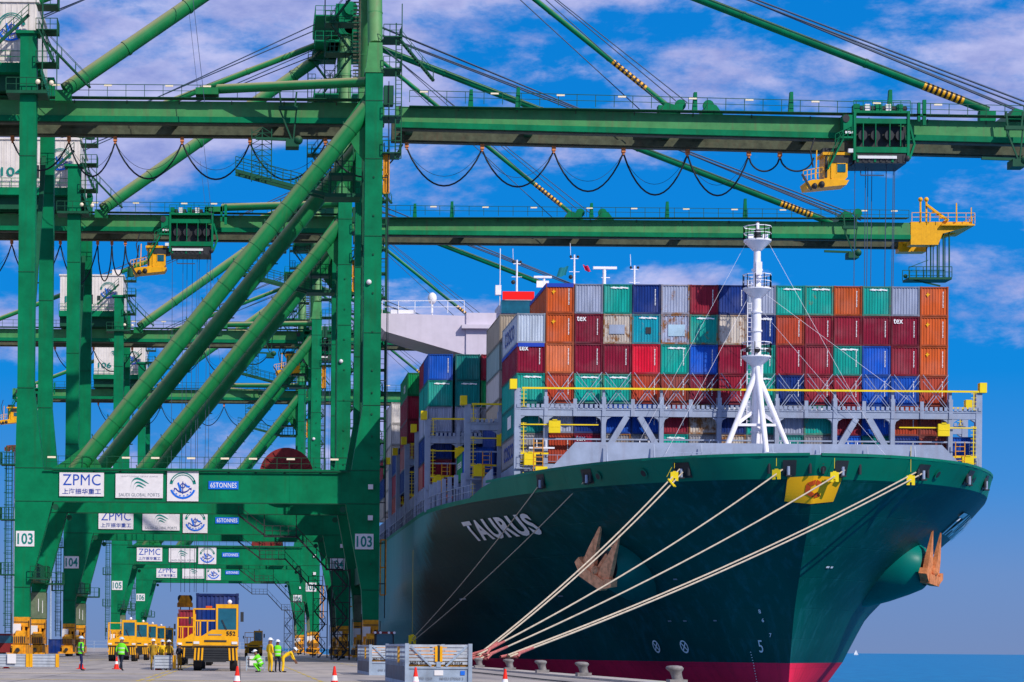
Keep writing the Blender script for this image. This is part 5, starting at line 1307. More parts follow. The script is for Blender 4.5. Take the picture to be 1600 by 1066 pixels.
stack(273.2, ['green','maroon2','maroon2','pink','navy'], 2, 32.0, 'green topped stack')
stack(287.9, ['navy','maroon2','rb'], 2, 24.8, 'low navy topped stack')
stack(302.5, ['white','white','cream','cream','cream'], 2, 31.6, 'pale cream stack')
stack(317.2, ['lav','maroon2','navy','cream'], 2, 28.6, 'farthest stack')
stack(331.9, ['maroon2','navy','cream'], 2, 26.0, 'last stack visible past the crane leg') if False else None

# ------------------------------------------------------------------ mooring ropes, rope guards, bollards
BOL = [(16.35,255),(16.35,168),(16.35,149),(16.35,133),(16.35,117),(16.35,92)]
def bollard(x, y):
    mb = MB(); mb.box(x-.36,y-.42,.10,x+.3,y+.42,.26)
    prof = [(0,.34),(.25,.30),(.5,.30),(.62,.40),(.75,.46),(.88,.36),(.93,.1)]
    n = 16; vs = []
    for t, r_ in prof:
        for i in range(n): u = 2*math.pi*i/n; vs.append((x+(math.cos(u)*r_-.12*t+(.25*t*math.cos(u) if math.cos(u) < 0 else 0))*.62, y+math.sin(u)*r_*.72, .26+t*.56))
    mb.add(vs, [(j*n+i,j*n+(i+1)%n,(j+1)*n+(i+1)%n,(j+1)*n+i) for j in range(len(prof)-1) for i in range(n)], 0, True); mb.add(vs[-n:], [tuple(range(n))], 0)
    o = mb.build('bollard', mk('worn_bollard_iron',(.2,.185,.18),.6,.4,scale=3)); return o
bl = ['weathered quay bollard hidden behind the grey bins, taking the two thin ropes','weathered quay bollard just right of the large grey bin, wrapped by rope eyes','weathered quay bollard behind the cone, holding the lowest heavy rope','bare grey bollard, first to the right of the rope bollards','bare grey bollard, second to the right of the rope bollards','bare grey bollard nearest the camera in front of the red hull band']
for (x,y), l in zip(BOL, bl): tag(bollard(x,y), l, 'bollard', 'mooring bollards along the quay edge')
def fp(Y, side, z=15.3): return Vector((CX+side*(half(Y,z)+.15), Y, z))
def mooring(p, q, r_, label, sag=.6, n=16, twin=0):
    pts = []
    for i in range(n+1):
        t = i/n; c = Vector(p).lerp(Vector(q), t); c.z -= sag*4*t*(1-t); pts.append(c)
    mb = MB(); mb.path(pts, r_, 8)
    if twin: mb.path([c+Vector((-.16*(1-i/n)-.1,0,.12*(1-i/n)+.1)) for i, c in enumerate(pts)], r_, 8)
    e = pts[-1]; d = (pts[-2]-pts[-1]).normalized()
    mb.tube(e+d*2.6, e+d*.9, r_*1.4, r_*2.0, 8, 1); mb.path([e+d*1.2, Vector((e.x-.55,e.y-.1,e.z)), Vector((e.x,e.y+.5,e.z)), Vector((e.x+.5,e.y,e.z)), e+d*1.2], r_*1.3, 6, 1)
    o = mb.build('mooring_rope', [M['rope'], M['rope'] if r_ < .05 else mk('red_rope_sleeve',(.42,.12,.11),.7,.3,scale=4)])
    tag(o, label, 'rope', 'mooring ropes from bow to quay'); return pts
r1 = mooring(fp(206,-1), (16.3,255,.8), .045, 'thin mooring rope from the leftmost fairlead, crossing the ship name')
r2 = mooring(fp(199.6,-1), (16.3,254.6,.9), .045, 'thin mooring rope from the second fairlead, right of the ship name')
r3 = mooring(fp(192.0,-1), (16.3,168,.85), .06, 'doubled mooring rope crossing in front of the left anchor', twin=1)
r5 = mooring(fp(188.7,-1), (16.3,168,1.0), .062, 'mooring rope from the fairlead left of the orange emblem')
r6 = mooring(fp(188.7,1), (16.35,167.9,.7), .062, 'mooring rope passing over the left of the orange emblem')
r7 = mooring(fp(191.8,1), (16.3,149,.9), .062, 'heavy doubled mooring rope, the lowest and rightmost of all', twin=1)
def guard(c, d, label, s_=1.0, drop=0):
    mb = MB(); c = Vector(c); d = Vector(d).normalized(); a = d.cross(Vector((0,0,1))).normalized(); b = a.cross(d)
    for k in (0,):
        vs = []
        for (u, v) in ((-.5,-.65),(-.12,-.65),(-.12,-.3),(.12,-.3),(.12,-.65),(.5,-.65),(.5,.5),(.2,.5),(.2,.62),(-.2,.62),(-.2,.5),(-.5,.5)):
            vs.append((u*s_*.8, v*s_*.8))
        P = [c+a*u+b*v-d*.04 for u, v in vs]+[c+a*u+b*v+d*.04 for u, v in vs]; n = len(vs)
        mb.add(P, [tuple(range(n)), tuple(reversed(range(n,2*n)))]+[(i,(i+1)%n,(i+1)%n+n,i+n) for i in range(n)])
    if drop: mb.tube(c+b*.6, c+Vector((0,0,drop)), .02, n=4, mi=0)
    tag(mb.build('rope_guard', M['yellow_rail']), label, 'rope guard', 'yellow rope guards clipped on the mooring ropes')
guard(r3[1]+Vector((0,0,.1)), r3[1]-r3[0]+Vector((0,2,0)), 'yellow rope guard near the left anchor ropes fairlead', .8, 1.2)
guard(r3[1].lerp(r3[0],.35)+Vector((-.1,0,.3)), Vector((0,1,0)), 'yellow rope guard, upper of the pair at the left anchor ropes', .75, 1)
guard(r5[0].lerp(r5[1],.35), Vector((.6,1,0)), 'narrow yellow rope guard left of the orange emblem', .8, 1.2)
guard(r6[0].lerp(r6[1],.5), Vector((0,1,0)), 'yellow rope guard above the orange emblem', .8, 1.4)
guard(r7[0].lerp(r7[1],.55), Vector((0,1,0)), 'yellow rope guard on the heavy rope right of the emblem', .8, 2.6)
guard(r1[14], Vector((.2,1,0)), 'yellow rope guard low on the thin ropes above the grey bins', .95, 9)
# ------------------------------------------------------------------ vehicles on the quay
def smooth_box(mb, x0, y0, z0, x1, y1, z1, mi=0, c=.06):   # box with chamfered vertical and top edges
    poly = [(x0+c,z0),(x1-c,z0),(x1,z0+c),(x1,z1-c),(x1-c,z1),(x0+c,z1),(x0,z1-c),(x0,z0+c)]
    mb.prism(poly, y0, y1, mi)
def tractor(x, y, label, number=None, trailer=True, cat='terminal tractor', group='yellow terminal tractors', rz=0):
    t = empty('terminal_tractor', (x,y,0), rz); tag(t, label, cat, group)
    Y_, K, G = M['yellow'], M['dark'], M['glass']
    def body(mb):
        smooth_box(mb,-1.28,0,1.35,1.28,.5,1.95,0); mb.box(-1.28,.5,1.2,1.28,2.2,1.75,0)
        mb.prism([(-.75,1.95),(.28,1.95),(.28,2.3),(-.2,2.3)], .02, 1.8, 0)
        mb.box(-.62,-.03,1.62,.62,0,1.72,1); mb.box(-1.28,-.02,1.36,1.28,0,1.42,1)
        mb.box(-.5,2.2,.7,.5,7.0,1.15,1)
    part('tb', 'body', body, [Y_,K], t)
    def cab(mb):           # driver's cabin on the viewer's right
        smooth_box(mb,.02,.05,1.95,1.26,.12,2.3,0,.03)
        mb.box(.02,.05,3.62,1.26,1.75,3.72,0)
        for (xa,xb) in ((.02,.13),(1.15,1.26)): mb.box(xa,.05,2.3,xb,.17,3.62,0); mb.box(xa,1.6,1.95,xb,1.75,3.62,0)
        mb.box(.13,1.65,1.95,1.15,1.75,3.0,0); mb.box(.13,.12,1.95,1.15,1.65,2.1,1); mb.box(.45,.8,2.1,.95,1.3,2.9,1)
        mb.box(.13,.05,3.5,1.15,.12,3.62,0)
    c = part('tc', 'cab', cab, [Y_,K], t)
    part('tw', 'windscreen', lambda mb: mb.box(.13,.08,2.3,1.15,.1,3.5), G, c)
    part('tw2', 'side_window', lambda mb: mb.box(1.21,.2,2.3,1.23,1.6,3.5), G, c); part('tw3', 'side_window', lambda mb: mb.box(.05,.2,2.3,.07,1.6,3.5), G, c)
    part('twp', 'wiper', lambda mb: mb.bar((.62,.03,2.3),(.35,.05,2.85),.05), K, c)
    part('tbc', 'beacon', lambda mb: (mb.ball((.78,.3,3.85),.13,8,5),), M['mast_white'], c)
    def rail(mb):
        for xx in (-1.22,-.85,-.45): mb.bar((xx,.15,1.95),(xx,.15,3.45 if xx < -1 else 2.8),.08)
        mb.bar((-1.22,.15,3.45),(.02,.15,3.45),.08); mb.bar((-1.22,.15,2.8),(.02,.15,2.8),.08); mb.bar((-1.22,1.7,1.95),(-1.22,1.7,3.45),.08); mb.bar((-1.22,.15,3.45),(-1.22,1.7,3.45),.08); mb.bar((-1.22,.15,2.8),(-1.22,1.7,2.8),.06)
        mb.bar((-1.0,.15,2.0),(-1.0,.15,2.8),.05)
    part('trl', 'guard_rail', rail, Y_, t)
    def bump(mb):
        mb.prism([(-1.1,.55),(1.1,.55),(1.22,1.3),(-1.22,1.3)], .05, .6, 0)
        for k in range(5): mb.box(-.72,.0,.62+k*.13,.72,.05,.68+k*.13,0)
        mb.box(-.6,-.06,.5,.6,.2,.6,0)
    part('tbp', 'bumper', bump, K, t)
    for s_ in (-1,1):
        mb_key = 'ths%d'%s_
        part(mb_key, 'hazard_stripes', lambda mb: [mb.prism([(s_*.98-.22+k*.2,.6),(s_*.98-.12+k*.2,.6),(s_*.98-.12+k*.2-s_*.04,1.28),(s_*.98-.22+k*.2-s_*.04,1.28)], -.02, .05) for k in range(3)], Y_, t)
        part('thl%d'%s_, 'headlight', lambda mb: mb.box(s_*1.06-.16,-.05,1.5,s_*1.06+.16,-.02,1.64), M['white'], t)
        part('tmr%d'%s_, 'mirror', lambda mb: (mb.box(1.38,.1,2.75,1.56,.16,3.3) if s_ > 0 else mb.box(-1.5,.1,2.6,-1.36,.16,3.0)), K, t)
        for yy in (1.1, 5.0):
            def wh(mb):
                mb.tube((s_*.82,yy,.5),(s_*1.22,yy,.5),.5,n=22); mb.tube((s_*1.22,yy,.5),(s_*1.24,yy,.5),.26,n=14,mi=1)
            part('twh%d%g'%(s_,yy), 'wheel', wh, [M['black'],M['yellow_dirty']], t)
    if number:
        text_front('lettering', number, .52, .24, .86, -.04 if False else .01, 2.1, M['black'], t, .02)
        text_front('brand_lettering', 'MAFI', .6, .1, -.05, -.04, 1.85, M['dark'], t, .02) if False else None
        mb = MB(); mb.box(-.4,-.012,1.99,.35,.0,2.05); mb.build('nameplate', M['text_grey'], t)
        mb = MB(); mb.box(-.55,.3,3.62-.12,-.2,.4,3.62,0); mb.build('marker_lamp', M['orange_red'], t)
    if trailer:
        def tl(mb):
            for s_ in (-1,1): mb.box(s_*.55-.09,3.5,1.15,s_*.55+.09,16,1.45)
            for yy in (4.2,7,10,13,15.8): mb.box(-1.2,yy,1.2,1.2,yy+.2,1.5)
            for yy in (13.2,14.5):
                for s_ in (-1,1): mb.tube((s_*.75,yy,.5),(s_*1.2,yy,.5),.48,n=18)
        part('ttl', 'trailer', tl, K, t)
    return t
tractor(-1.37, 137, 'yellow terminal tractor numbered 552 hauling a blue container, nearest of all', '552')
o = container('navy', -1.32, 141.2, 1.52, L40, .05, True, 'navy blue container riding on the trailer of tractor 552'); o.scale = (1,1,1.12)
tractor(-3.3, 178, 'yellow terminal tractor half hidden left of tractor 552, under the crane spreader')
o = container('maroon2', -3.35, 182, 1.52, L20, .08, False, 'maroon container on the trailer left of tractor 552')
QN = ['first and nearest of the row of parked yellow tractors at the left','second yellow tractor in the parked row at the left','third yellow tractor in the parked row','fourth yellow tractor in the parked row','fifth and farthest yellow tractor in the parked row']
for i, yy in enumerate((221,243,262,283,306)): tractor(-10.6+.25*i, yy, QN[i], None, False)
tractor(1.9, 345, 'small far yellow tractor on the lane right of tractor 552', None, False)
# yellow spreader hanging on the hoist ropes of crane 104
sp = empty('spreader', (-7.6,338.5,0)); sp.scale = (.62,1,.9); tag(sp, 'yellow crane spreader hanging above the maroon container', 'spreader')
mb = MB(); mb.box(-1.2,-5.5,5.0,1.2,5.5,5.6); mb.box(-1.6,-1.4,5.6,1.6,1.4,6.6); 
for x in (-1,1): mb.box(x-.2,-6.1,4.3,x+.2,-5.6,5.6); mb.box(x-.2,5.6,4.3,x+.2,6.1,5.6)
mb.build('frame', M['yellow_dirty'], sp)
mb = MB(); mb.box(-1.7,-1.2,7.6,1.7,1.2,8.2); mb.prism([(-1.6,8.2),(1.6,8.2),(.8,9.4),(-.8,9.4)], -.8, .8); mb.build('headblock', M['yellow_dirty'], sp)
for x in (-1.1,1.1):
    mb = MB(); mb.tube((x,-.3,8.9),(x,.3,8.9),.55,n=16); mb.build('sheave', M['dark'], sp)
mb = MB(); mb.bar((-1,0,6.5),(-1,0,7.7),.2); mb.bar((1,0,6.5),(1,0,7.7),.2); mb.build('link', M['dark'], sp)

# tractor cab with a lamp rack, behind the grey bins
t = empty('wheel_loader', (13.6,232,0)); tag(t, 'dark cabbed wheel loader with roof lamps behind the grey bins, beside the hull', 'loader')
mb = MB()
for x in (-.85,.85): mb.bar((x,0,1.2),(x*.95,0,2.75),.12); mb.bar((x,1.5,1.2),(x*.95,1.5,2.75),.12)
mb.box(-.95,-.05,1.0,.95,1.6,1.25); mb.build('cab_frame', M['dark'], t)
mb = MB(); smooth_box(mb,-1.05,-.2,2.75,1.05,1.7,2.95); mb.build('roof', M['red'], t)
mb = MB(); mb.box(-.8,0.02,1.3,.8,.04,2.7); mb.build('windscreen', M['glass'], t)
for x in (-.9,-.4,.4,.9):
    mb = MB(); mb.tube((x,-.3,2.85),(x,-.18,2.85),.12,n=10); mb.build('work_lamp', M['mast_white'], t)
mb = MB(); mb.box(-.7,-1.6,.7,.7,0,1.4); mb.build('bonnet', M['red'], t)
for s_ in (-1,1):
    for yy in (-1.2,1.4):
        mb = MB(); mb.tube((s_*.8,yy,.75),(s_*1.25,yy,.75),.75,n=20); mb.build('wheel', M['black'], t)

# grey open gear bins (half height, 40 ft long)
def gear_bin(x, y, label, L_=12.2):
    b = empty('gear_bin', (x,y,0)); tag(b, label, 'bin', 'long grey lashing gear bins')
    g = M['bin_grey']; w_, h = 2.44, 1.52
    mb = MB()
    for xx in (0, w_-.14):
        for yy in (0, L_-.14): mb.box(xx,yy,0.0,xx+.14,yy+.14,h)
    mb.box(.14,.02,.0,w_-.14,.12,.14); mb.box(.14,.02,.60,w_-.14,.12,.68)
    for xx in (0,w_-.12):
        mb.box(xx+.01,.14,.0,xx+.11,L_-.14,.14); mb.box(xx+.01,.14,h-.1,xx+.11,L_-.14,h-.02)
    mb.build('frame', g, b)
    mb = MB(); mb.box(.14,.06,.14,w_-.14,.1,.60); mb.build('end_panel', g, b)
    mb = MB()
    for k in range(6): mb.box(.14,.05,.76+k*.125,w_-.14,.10,.855+k*.125)
    mb.build('end_grille', mk('pale_bin_slats',(.42,.46,.52),.5,.2,streak=.5,streak_col=(.2,.2,.22),scale=2) if 'slat' not in M else M['slat'], b)
    mb = MB(); mb.bar((.2,.03,1.42),(.95,.03,.70),.07); mb.bar((w_-.2,.03,1.42),(w_-.95,.03,.70),.07); mb.box(w_/2-.08,0,.66,w_/2+.08,.06,.86); mb.build('diagonal_strut', g, b)
    for s_ in (-1,1):
        mb = MB(); mb.box(w_/2+s_*.09-.045,-.01,.86,w_/2+s_*.09+.045,.05,1.42); mb.build('yellow_post', M['yellow'], b)
    mb = MB(); mb.box(w_/2-.045,.02,.86,w_/2+.045,.06,1.46); mb.build('dark_slot', M['dark'], b)
    mb = MB(); mb.box(w_/2-.15,.03,.36,w_/2+.17,.06,.55); mb.build('label_plate', M['white'], b)
    mb = MB(); mb.box(w_-.42,.03,.38,w_-.26,.06,.53); mb.build('blue_sticker', M['blue_bright'], b)
    # long sides: slatted cage over plates
    for xx, key in ((.03,0),(w_-.09,1)):
        mb = MB(); mb.box(xx,.14,.14,xx+.06,L_-.14,.68); mb.build('side_plate', M['bin_dark'], b)
        mb = MB()
        n = 26
        for i in range(n): yy = .3+i*(L_-.6)/(n-1); mb.box(xx,yy-.06,.68,xx+.06,yy+.06,h-.1)
        for z in (.85,1.02,1.2): mb.box(xx+.01,.14,z,xx+.05,L_-.14,z+.04)
        mb.build('side_grille', M['bin_grey'], b)
    mb = MB(); mb.box(-.02,3.5,.8,.03,4.3,1.4); mb.build('yellow_patch', M['yellow'], b)
    mb = MB(); mb.box(.1,.12,.68,w_-.1,L_-.1,1.0,0)
    for i in range(34): xx = .3+1.8*random.random(); yy = .3+(L_-.8)*random.random(); mb.box(xx-.15,yy-.2,1.0,xx+.15,yy+.2,1.15+.3*random.random(),0)
    mb.build('lashing_gear', M['yellow_dirty'], b)
    text_front('lettering', 'M/N 25-4', .62, .12, .50, .015, .80, M['black'], b, .02); text_front('lettering', 'M/N 2124', .62, .12, 1.78, .015, .80, M['black'], b, .02)
    text_front('lettering', '090 150', .55, .11, .72, .035, .25, M['text_grey'], b, .02); text_front('lettering', 'MHSU 870060 3', .85, .11, 1.7, .035, .25, M['text_grey'], b, .02)
    return b
M['slat'] = mk('pale_bin_slats',(.42,.46,.52),.5,.2,streak=.5,streak_col=(.2,.2,.22),scale=2)
gear_bin(6.0, 89.5, 'large grey slatted gear bin, nearest, with yellow posts on its end')
gear_bin(6.4, 122, 'farther grey gear bin, half hidden behind the nearest one')

# low grey barrier crates
def crate(x, y, w_, label, yel=(1,)):
    b = empty('barrier_crate', (x,y,0)); tag(b, label, 'crate', 'low grey crates standing on the quay')
    mb = MB()
    for k in range(4): mb.box(0,0,.12+k*.17,w_,.05,.26+k*.17)
    mb.box(0,.05,.10,w_,.9,.78); mb.build('slatted_panel', M['slat'], b)
    mb = MB()
    for xx in (0,w_-.06): mb.box(xx,-.02,0,xx+.06,.0,.84)
    mb.box(.06,-.02,.78,w_-.06,0,.84); mb.build('frame', M['bin_grey'], b)
    for s_ in yel:
        mb = MB(); xx = 0 if s_ < 0 else w_; mb.box(xx-.09,-.06,.1,xx+.09,.3,.86); mb.build('yellow_end', M['yellow'], b)
crate(-13.9,141,1.75,'grey crate at the left photo edge with a white sheet',(1,))
crate(-11.95,141,1.5,'grey crate between the left cone and the crane foot, yellow at both ends',(-1,1))
crate(-4.85,139,1.15,'grey crate in the middle, in front of the men in yellow coveralls',(1,))
crate(.35,141,1.1,'grey crate with a white sheet, right of tractor 552',())
for (x,y) in ((-13.3,140.9),(.55,140.9)):
    mb = MB(); mb.box(x,y-.03,.3,x+.5,y-.0,.85); tag(mb.build('paper_notice', M['white']), 'white paper sheet fixed to the grey crate %s' % ('at the left photo edge' if x < 0 else 'right of tractor 552'), 'notice')

# traffic cones
def cone_mesh():
    mb = MB(); mb.prism([(-.2,0),(.2,0),(.2,.04),(-.2,.04)], -.2, .2, 0)
    prof = [(.04,.155,0),(.30,.105,0),(.46,.076,1),(.60,.052,0),(.75,.03,0)]
    for (z0,r0,_),(z1,r1,mi) in zip(prof[:-1],prof[1:]): mb.tube((0,0,z0),(0,0,z1),r0,r1,20,mi=mi,caps=False)
    mb.tube((0,0,.745),(0,0,.75),.03,n=12); me = mb.mesh('traffic_cone'); me.materials.append(M['cone_red']); me.materials.append(M['cone_white']); return me
cme = cone_mesh()
for (px,s_,tilt,l) in ((10,27,0,'red and white cone before the left edge crate'),(127,27,0,'red and white cone beside the standing man in a green vest'),(182,27,.03,'red and white cone beside the walking man in a green jacket'),(247,27.5,0,'red and white cone in front of the middle grey crate'),
      (370,52,.05,'large red cone in front of tractor 552'),(523,50,0,'large red cone left of the nearest grey bin'),(650,51,-.02,'large red cone in front of the nearest grey bin'),(789,54,.02,'large red cone on the quay edge in front of the ship')):
    Yc = 3850/s_; o = link('traffic_cone', cme, None, None, ((px-375)/s_, Yc, 0.005 if (px-375)/s_ < 15.8 else .165)); o.rotation_euler = (tilt,0,random.random()*3)
    tag(o, l, 'cone', 'traffic cones')

# ------------------------------------------------------------------ people
import bmesh
SKIN = mk('brown_skin', (.20,.09,.05), .6, .08); HELM = mk('white_helmet', (.75,.77,.8), .3, .04); HELMB = mk('pale_blue_helmet', (.45,.58,.75), .3, .05)
HV = mk('lime_hi_vis', (.16,.72,.02), .7, .15, scale=5); YC = mk('yellow_coverall', (.85,.52,.01), .75, .15, scale=5); OC = mk('ochre_coverall', (.42,.24,.02), .75, .2, scale=5)
DK = mk('dark_trousers', (.01,.015,.03), .8, .2); NV = mk('navy_trousers', (.012,.02,.08), .8, .15); BT = mk('work_boot', (.02,.015,.012), .6, .2); SIL = mk('silver_tape', (.6,.6,.58), .3, .1); ORV = mk('orange_vest', (.85,.12,.02), .7, .1)
def person(x, y, rz, label, top, legs, helm, pose='stand', vest=None, scale=1.0, group='port workers on the quay', z=0):
    """one continuous skinned body; helmet and vest are its children"""
    J = {}
    lean = {'stand':0,'walk':.06,'bend':1.1,'crouch':.5}[pose]; hz = {'stand':.93,'walk':.9,'bend':.85,'crouch':.42}[pose]
    P = Vector((0,0,hz)); up = Vector((0,-math.sin(lean),math.cos(lean))); fw = Vector((0,-math.cos(lean),-math.sin(lean)))
    J['pelvis'] = P; J['belly'] = P+up*.17; J['chest'] = P+up*.38; J['neck'] = P+up*.55
    hu = (up+Vector((0,-.1,.4))).normalized() if lean > .3 else Vector((0,-.08,1)).normalized()
    J['jaw'] = J['neck']+hu*.09; J['skull'] = J['neck']+hu*.20
    V = []; E = []; Rr = []; MAT = []
    def v(p, r, par=None, mi=0):
        V.append(Vector(p)); Rr.append((r,r) if not isinstance(r,tuple) else r); MAT.append(mi)
        if par is not None: E.append((par, len(V)-1))
        return len(V)-1
    pe = v(P,(.155,.12),None,1); be = v(J['belly'],(.14,.105),pe); ch = v(J['chest'],(.175,.12),be); ne = v(J['neck'],.062,ch,2)
    ja = v(J['jaw'],(.07,.085),ne,2); sk = v(J['skull'],(.08,.095),ja,2)
    v(J['jaw']+hu*.045+Vector((0,-.115,0)),.014,ja,2)           # nose
    for s_ in (-1,1): v(J['jaw']+hu*.06+Vector((s_*.092,0,0)),.014,ja,2)   # ears
    for s_ in (-1,1):
        ph = {'stand':(.03,-.0,0),'walk':(.32*s_,0,.10),'bend':(.05*s_,0,.0),'crouch':(0,0,0)}[pose]
        hip = v(P+Vector((s_*.095,0,-.06)),.092,pe,1)
        if pose == 'crouch':
            kn = v((s_*.18,-.40,.46),.065,hip,1); an = v((s_*.17,-.08,.09),.045,kn,1); 
        else:
            f = ph[0]; kn = v((s_*.11,-f*.55-.03,hz*.53),.066,hip,1); an = v((s_*.12,-f+(.02),.09+(ph[2] if f < 0 else 0)),.045,kn,1)
        a = V[an]; he = v((a.x,a.y-.05,max(.045,a.z-.05)),.043,an,3); v((a.x+s_*.02,a.y-.2,max(.035,a.z-.06)),.036,he,3)
        shd = v(J['neck']-up*.06+Vector((s_*.185,0,0)),.062,ch)
        sh = V[shd]
        if pose == 'stand': el = sh+Vector((s_*.07,.02,-.27)); wr = el+Vector((-s_*.04,-.12,-.21))
        elif pose == 'walk': el = sh+Vector((s_*.08,s_*.10,-.26)); wr = el+Vector((0,-.12+s_*.06,-.22))
        elif pose == 'bend': el = sh+Vector((s_*.04,-.10,-.26)); wr = el+Vector((-s_*.03,-.13,-.2))
        else: el = sh+Vector((s_*.05,-.15,-.2)); wr = el+Vector((-s_*.05,-.2,.02))
        e_ = v(el,.047,shd); w_ = v(wr,.031,e_,2)
        d = (wr-el).normalized(); sx = Vector((0,1,0)) if abs(d.y) < .8 else Vector((1,0,0)); sx = (sx-d*sx.dot(d)).normalized(); nn = d.cross(sx)
        palm = v(wr+d*.075,(.034,.02),w_,2)
        for k, ln in enumerate((.066,.078,.073,.056)):
            b0 = v(V[palm]+d*.03+sx*(-.030+.020*k),.0095,palm,2); b1 = v(V[b0]+d*ln*.55+nn*.006,.0088,b0,2); v(V[b1]+d*ln*.4+nn*.022,.0078,b1,2)
        t0 = v(wr+d*.03-sx*.036,.011,w_,2); v(V[t0]+d*.05-sx*.018+nn*.008,.009,t0,2)
    me = bpy.data.meshes.new('person'); me.from_pydata(V, E, [])
    o = bpy.data.objects.new('person', me); COL.objects.link(o)
    sm_ = o.modifiers.new('Skin','SKIN'); sm_.use_smooth_shade = True; ss = o.modifiers.new('Sub','SUBSURF'); ss.levels = 1; ss.render_levels = 1
    for i, sv in enumerate(me.skin_vertices[0].data): sv.radius = Rr[i]; sv.use_root = (i == 0)
    bpy.context.view_layer.update(); dg = bpy.context.evaluated_depsgraph_get()
    m2 = bpy.data.meshes.new_from_object(o.evaluated_get(dg)); o.modifiers.clear(); o.data = m2
    m2.materials.clear()
    for m_ in (top, legs, SKIN, BT): m2.materials.append(m_)
    for p in m2.polygons:
        c = p.center; best = 0; bd = 9
        for i, q in enumerate(V):
            dd = (q-c).length-max(Rr[i])*.8
            if dd < bd: bd = dd; best = i
        p.material_index = MAT[best]; p.use_smooth = True
    o.location = (x,y,z); o.rotation_euler = (0,0,rz); o.scale = (scale,)*3
    tag(o, label, 'person', group)
    # helmet
    c = J['skull']+hu*.02; mb = MB(); n = 14; vs = []
    a1 = hu.orthogonal().normalized(); a2 = hu.cross(a1)
    for j in range(6):
        t = j/5*math.pi/2*1.02
        for i in range(n): u = 2*math.pi*i/n; vs.append(c+hu*(.125*math.cos(t))+(a1*math.cos(u)+a2*math.sin(u))*(.128*math.sin(t)+.001))
    mb.add(vs, [(j*n+i,(j+1)*n+i,(j+1)*n+(i+1)%n,j*n+(i+1)%n) for j in range(5) for i in range(n)], 0, True)
    mb.tube(c-hu*.005, c+hu*.008, .148, .14, 16); mb.box(c.x-.07,c.y-.19,c.z-.012,c.x+.07,c.y-.10,c.z+.008)
    mb.build('helmet', helm, o)
    for s_ in (-1,1):
        mb = MB(); e = J['jaw']+hu*.075+Vector((s_*.032,-.088,0)); mb.ball(e,.013,6,4); mb.build('eye', DK, o)
    mb = MB(); e = J['jaw']+hu*.005+Vector((0,-.098,0)); mb.box(e.x-.025,e.y-.004,e.z-.004,e.x+.025,e.y+.004,e.z+.004); mb.build('mouth', M['red'], o)
    if vest:               # waistcoat shell round the trunk, with reflective bands
        mb = MB(); prof = [(-.04,.195,.155,0),(.06,.185,.15,0),(.11,.187,.152,1),(.16,.19,.155,0),(.27,.205,.16,0),(.32,.21,.162,1),(.37,.215,.165,0),(.5,.20,.15,0),(.56,.12,.10,0)]
        n = 18; vs = []
        for t, rx, ry, _ in prof:
            for i in range(n): u = 2*math.pi*i/n; vs.append(P+up*t+Vector((rx*math.cos(u),0,0))+fw*(-ry*math.sin(u)))
        for j in range(len(prof)-1): mb.add(vs, [(j*n+i,j*n+(i+1)%n,(j+1)*n+(i+1)%n,(j+1)*n+i) for i in range(n)], prof[j+1][3], True)
        mb.build('hi_vis_vest', [vest, SIL], o)
    return o
PI = math.pi
person(-8.62,133.5, PI*.55,'standing man in lime vest, dark trousers and blue helmet beside a cone', NV, NV, HELMB, 'stand', HV, 1.03)
person(-6.45,133.8, PI*.85,'man walking in a lime jacket, seen from behind, beside a cone', HV, DK, HELMB, 'walk', HV, 1.03)
person(-4.95,140.5, PI*.9,'leftmost man in ochre coveralls behind the middle grey crate', OC, OC, HELM, 'stand', None, .98)
person(-4.45,141.5, 0.2,'man in bright yellow jacket and blue helmet behind the middle crate', YC, OC, HELMB, 'stand', None, .96)
person(-4.05,140.8,-.4,'third man behind the middle crate, in ochre coveralls and white helmet', OC, DK, HELM, 'stand', None, .95)
person(-3.45,140.2, .8,'man in grey clothes at the right end of the middle crate, beside tractor 552', DK, OC, HELM, 'stand', None, .86)
person(1.62,133.0, PI*.7,'man standing in yellow coveralls and white helmet, right of tractor 552', YC, YC, HELM, 'stand', None, 1.03)
person(2.05,134.2, .3,'man in lime vest and white helmet behind the man in yellow coveralls', NV, DK, HELM, 'stand', HV, .98)
person(2.32,132.8, PI*.55,'man in yellow coveralls bending down, right of the standing man', YC, YC, HELM, 'bend', None, 1.0)
person(1.15,133.4,-PI*.6,'crouching man in lime jacket beside the grey crate right of tractor 552', HV, HV, HELM, 'crouch', HV, 1.0)
person(CX-half(236,15)+1.3,236, 0,'deck hand in orange clothes at the ship rail above the name', ORV, ORV, HELM, 'stand', None, 1.0, 'crew on the ship deck', 14.76)
person(CX-half(292,15)+.95,292, 0,'deck hand in lime vest on the side deck, far along the ship', NV, DK, HELM, 'stand', HV, 1.0, 'crew on the ship deck', 14.76)

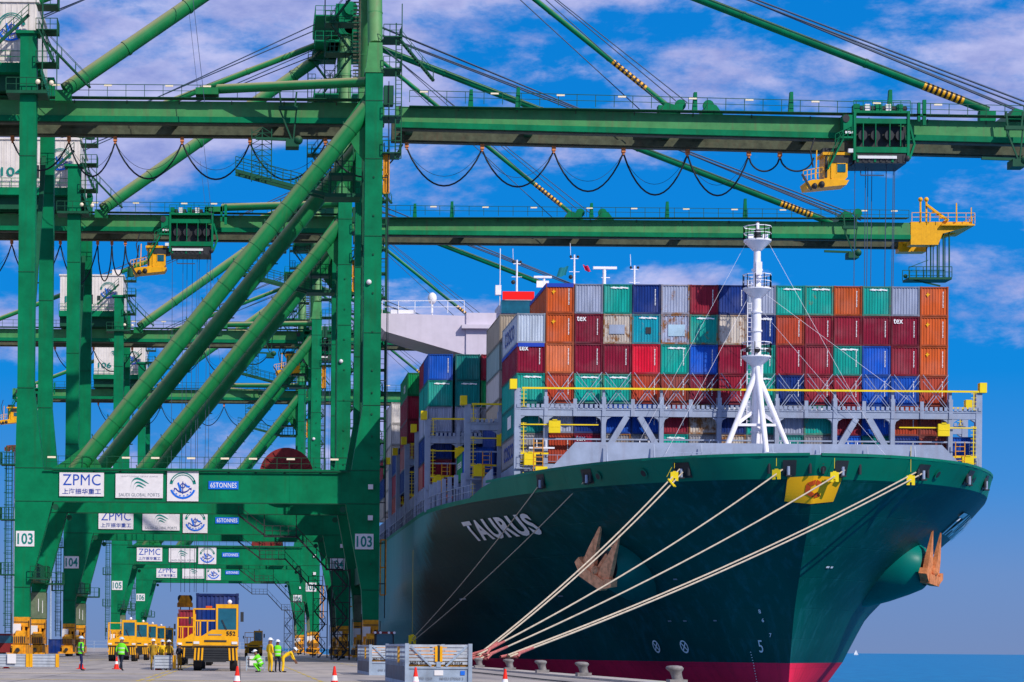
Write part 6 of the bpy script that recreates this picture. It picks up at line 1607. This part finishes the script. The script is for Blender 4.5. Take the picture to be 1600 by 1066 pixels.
# ------------------------------------------------------------------ far things
fe_ = empty('perimeter_fence', (0,0,0)); tag(fe_, 'low wire fence along the far end of the quay', 'fence')
mb = MB()
x = -130
while x < 16: mb.bar((x,760,0),(x,760,3.0),.16); x += 5
mb.build('post', M['bin_grey'], fe_)
mb = MB()
for z in (1,2,3): mb.bar((-130,760,z),(15,760,z),.07)
mb.build('wire', M['bin_grey'], fe_)
def mast_tower(x, y, h, label):
    t = empty('floodlight_tower', (x,y,0)); tag(t, label, 'light tower', 'distant floodlight towers')
    mb = MB(); mb.tube((0,0,0),(0,0,h),.55,.28,10); mb.build('pole', M['bin_grey'], t)
    mb = MB(); mb.tube((0,0,h),(0,0,h+.3),1.9,n=16); 
    for k in range(10): a = k*PI/5; mb.box(1.9*math.cos(a)-.3,1.9*math.sin(a)-.3,h-.7,1.9*math.cos(a)+.3,1.9*math.sin(a)+.3,h)
    mb.build('lamp_ring', M['rust'], t)
mast_tower(-44,480,40,'tall floodlight mast at the left photo edge behind the ladder')
mast_tower(-77,1000,38,'thin distant floodlight mast between the crane legs')
for i,(x,y,c,r_) in enumerate(((-33,440,'navy',0),(-34.5,520,'blue',0),(-57,560,'maroon2',0))):
    container(c, x, y, .01, L40, .1, False, ['navy container standing far behind the left crane foot','blue container on the ground between the first and second crane','dark red container on the ground far at the left'][i])
# red tractor unit at the left edge
t = empty('parked_truck', (-24.6,262,0)); tag(t, 'dark red truck cab partly hidden by the left crane foot', 'truck')
mb = MB(); smooth_box(mb,-1.2,0,.6,1.2,2.1,2.6,0,.15); mb.box(-1.1,2.1,.6,1.1,6,1.1,0); mb.build('cab', M['red'], t)
mb = MB(); mb.box(-1.0,-.03,1.6,1.0,0,2.4); mb.build('windscreen', M['glass'], t)
for s_ in (-1,1):
    for yy in (1.0,5):
        mb = MB(); mb.tube((s_*.8,yy,.5),(s_*1.2,yy,.5),.5,n=16); mb.build('wheel', M['black'], t)
# quay-side fenders and rope clutter near the bollards
for i, yy in enumerate((100,126,142,160)):
    mb = MB(); mb.box(QX+.36,yy-1,-2.6,QX+1.3,yy+1,-.35); mb.box(QX+1.3,yy-.9,-2.5,QX+1.42,yy+.9,-.45)
    tag(mb.build('fender', M['black']), ['black rubber fender nearest the camera on the quay wall','second black fender from the camera on the quay wall','third black fender from the camera on the quay wall','fourth black fender, below the rope bollards'][i], 'fender', 'rubber fenders on the quay wall')
# sailing boat on the horizon
t = empty('sailing_boat', (1500,6000,-3.2)); t.scale = (.5,.5,.5); tag(t, 'tiny white sailing boat on the sea horizon', 'boat')
mb = MB(); mb.prism([(-9,0),(9,0),(12,3),(-11,3)], -2, 2); mb.build('hull', M['white'], t)
mb = MB(); mb.add([(1,0,4),(1,0,26),(-9,0,4.5)], [(0,1,2)]); mb.add([(2,0,4),(2,0,22),(9,0,4)], [(0,1,2)]); mb.build('sail', M['text_white'], t)
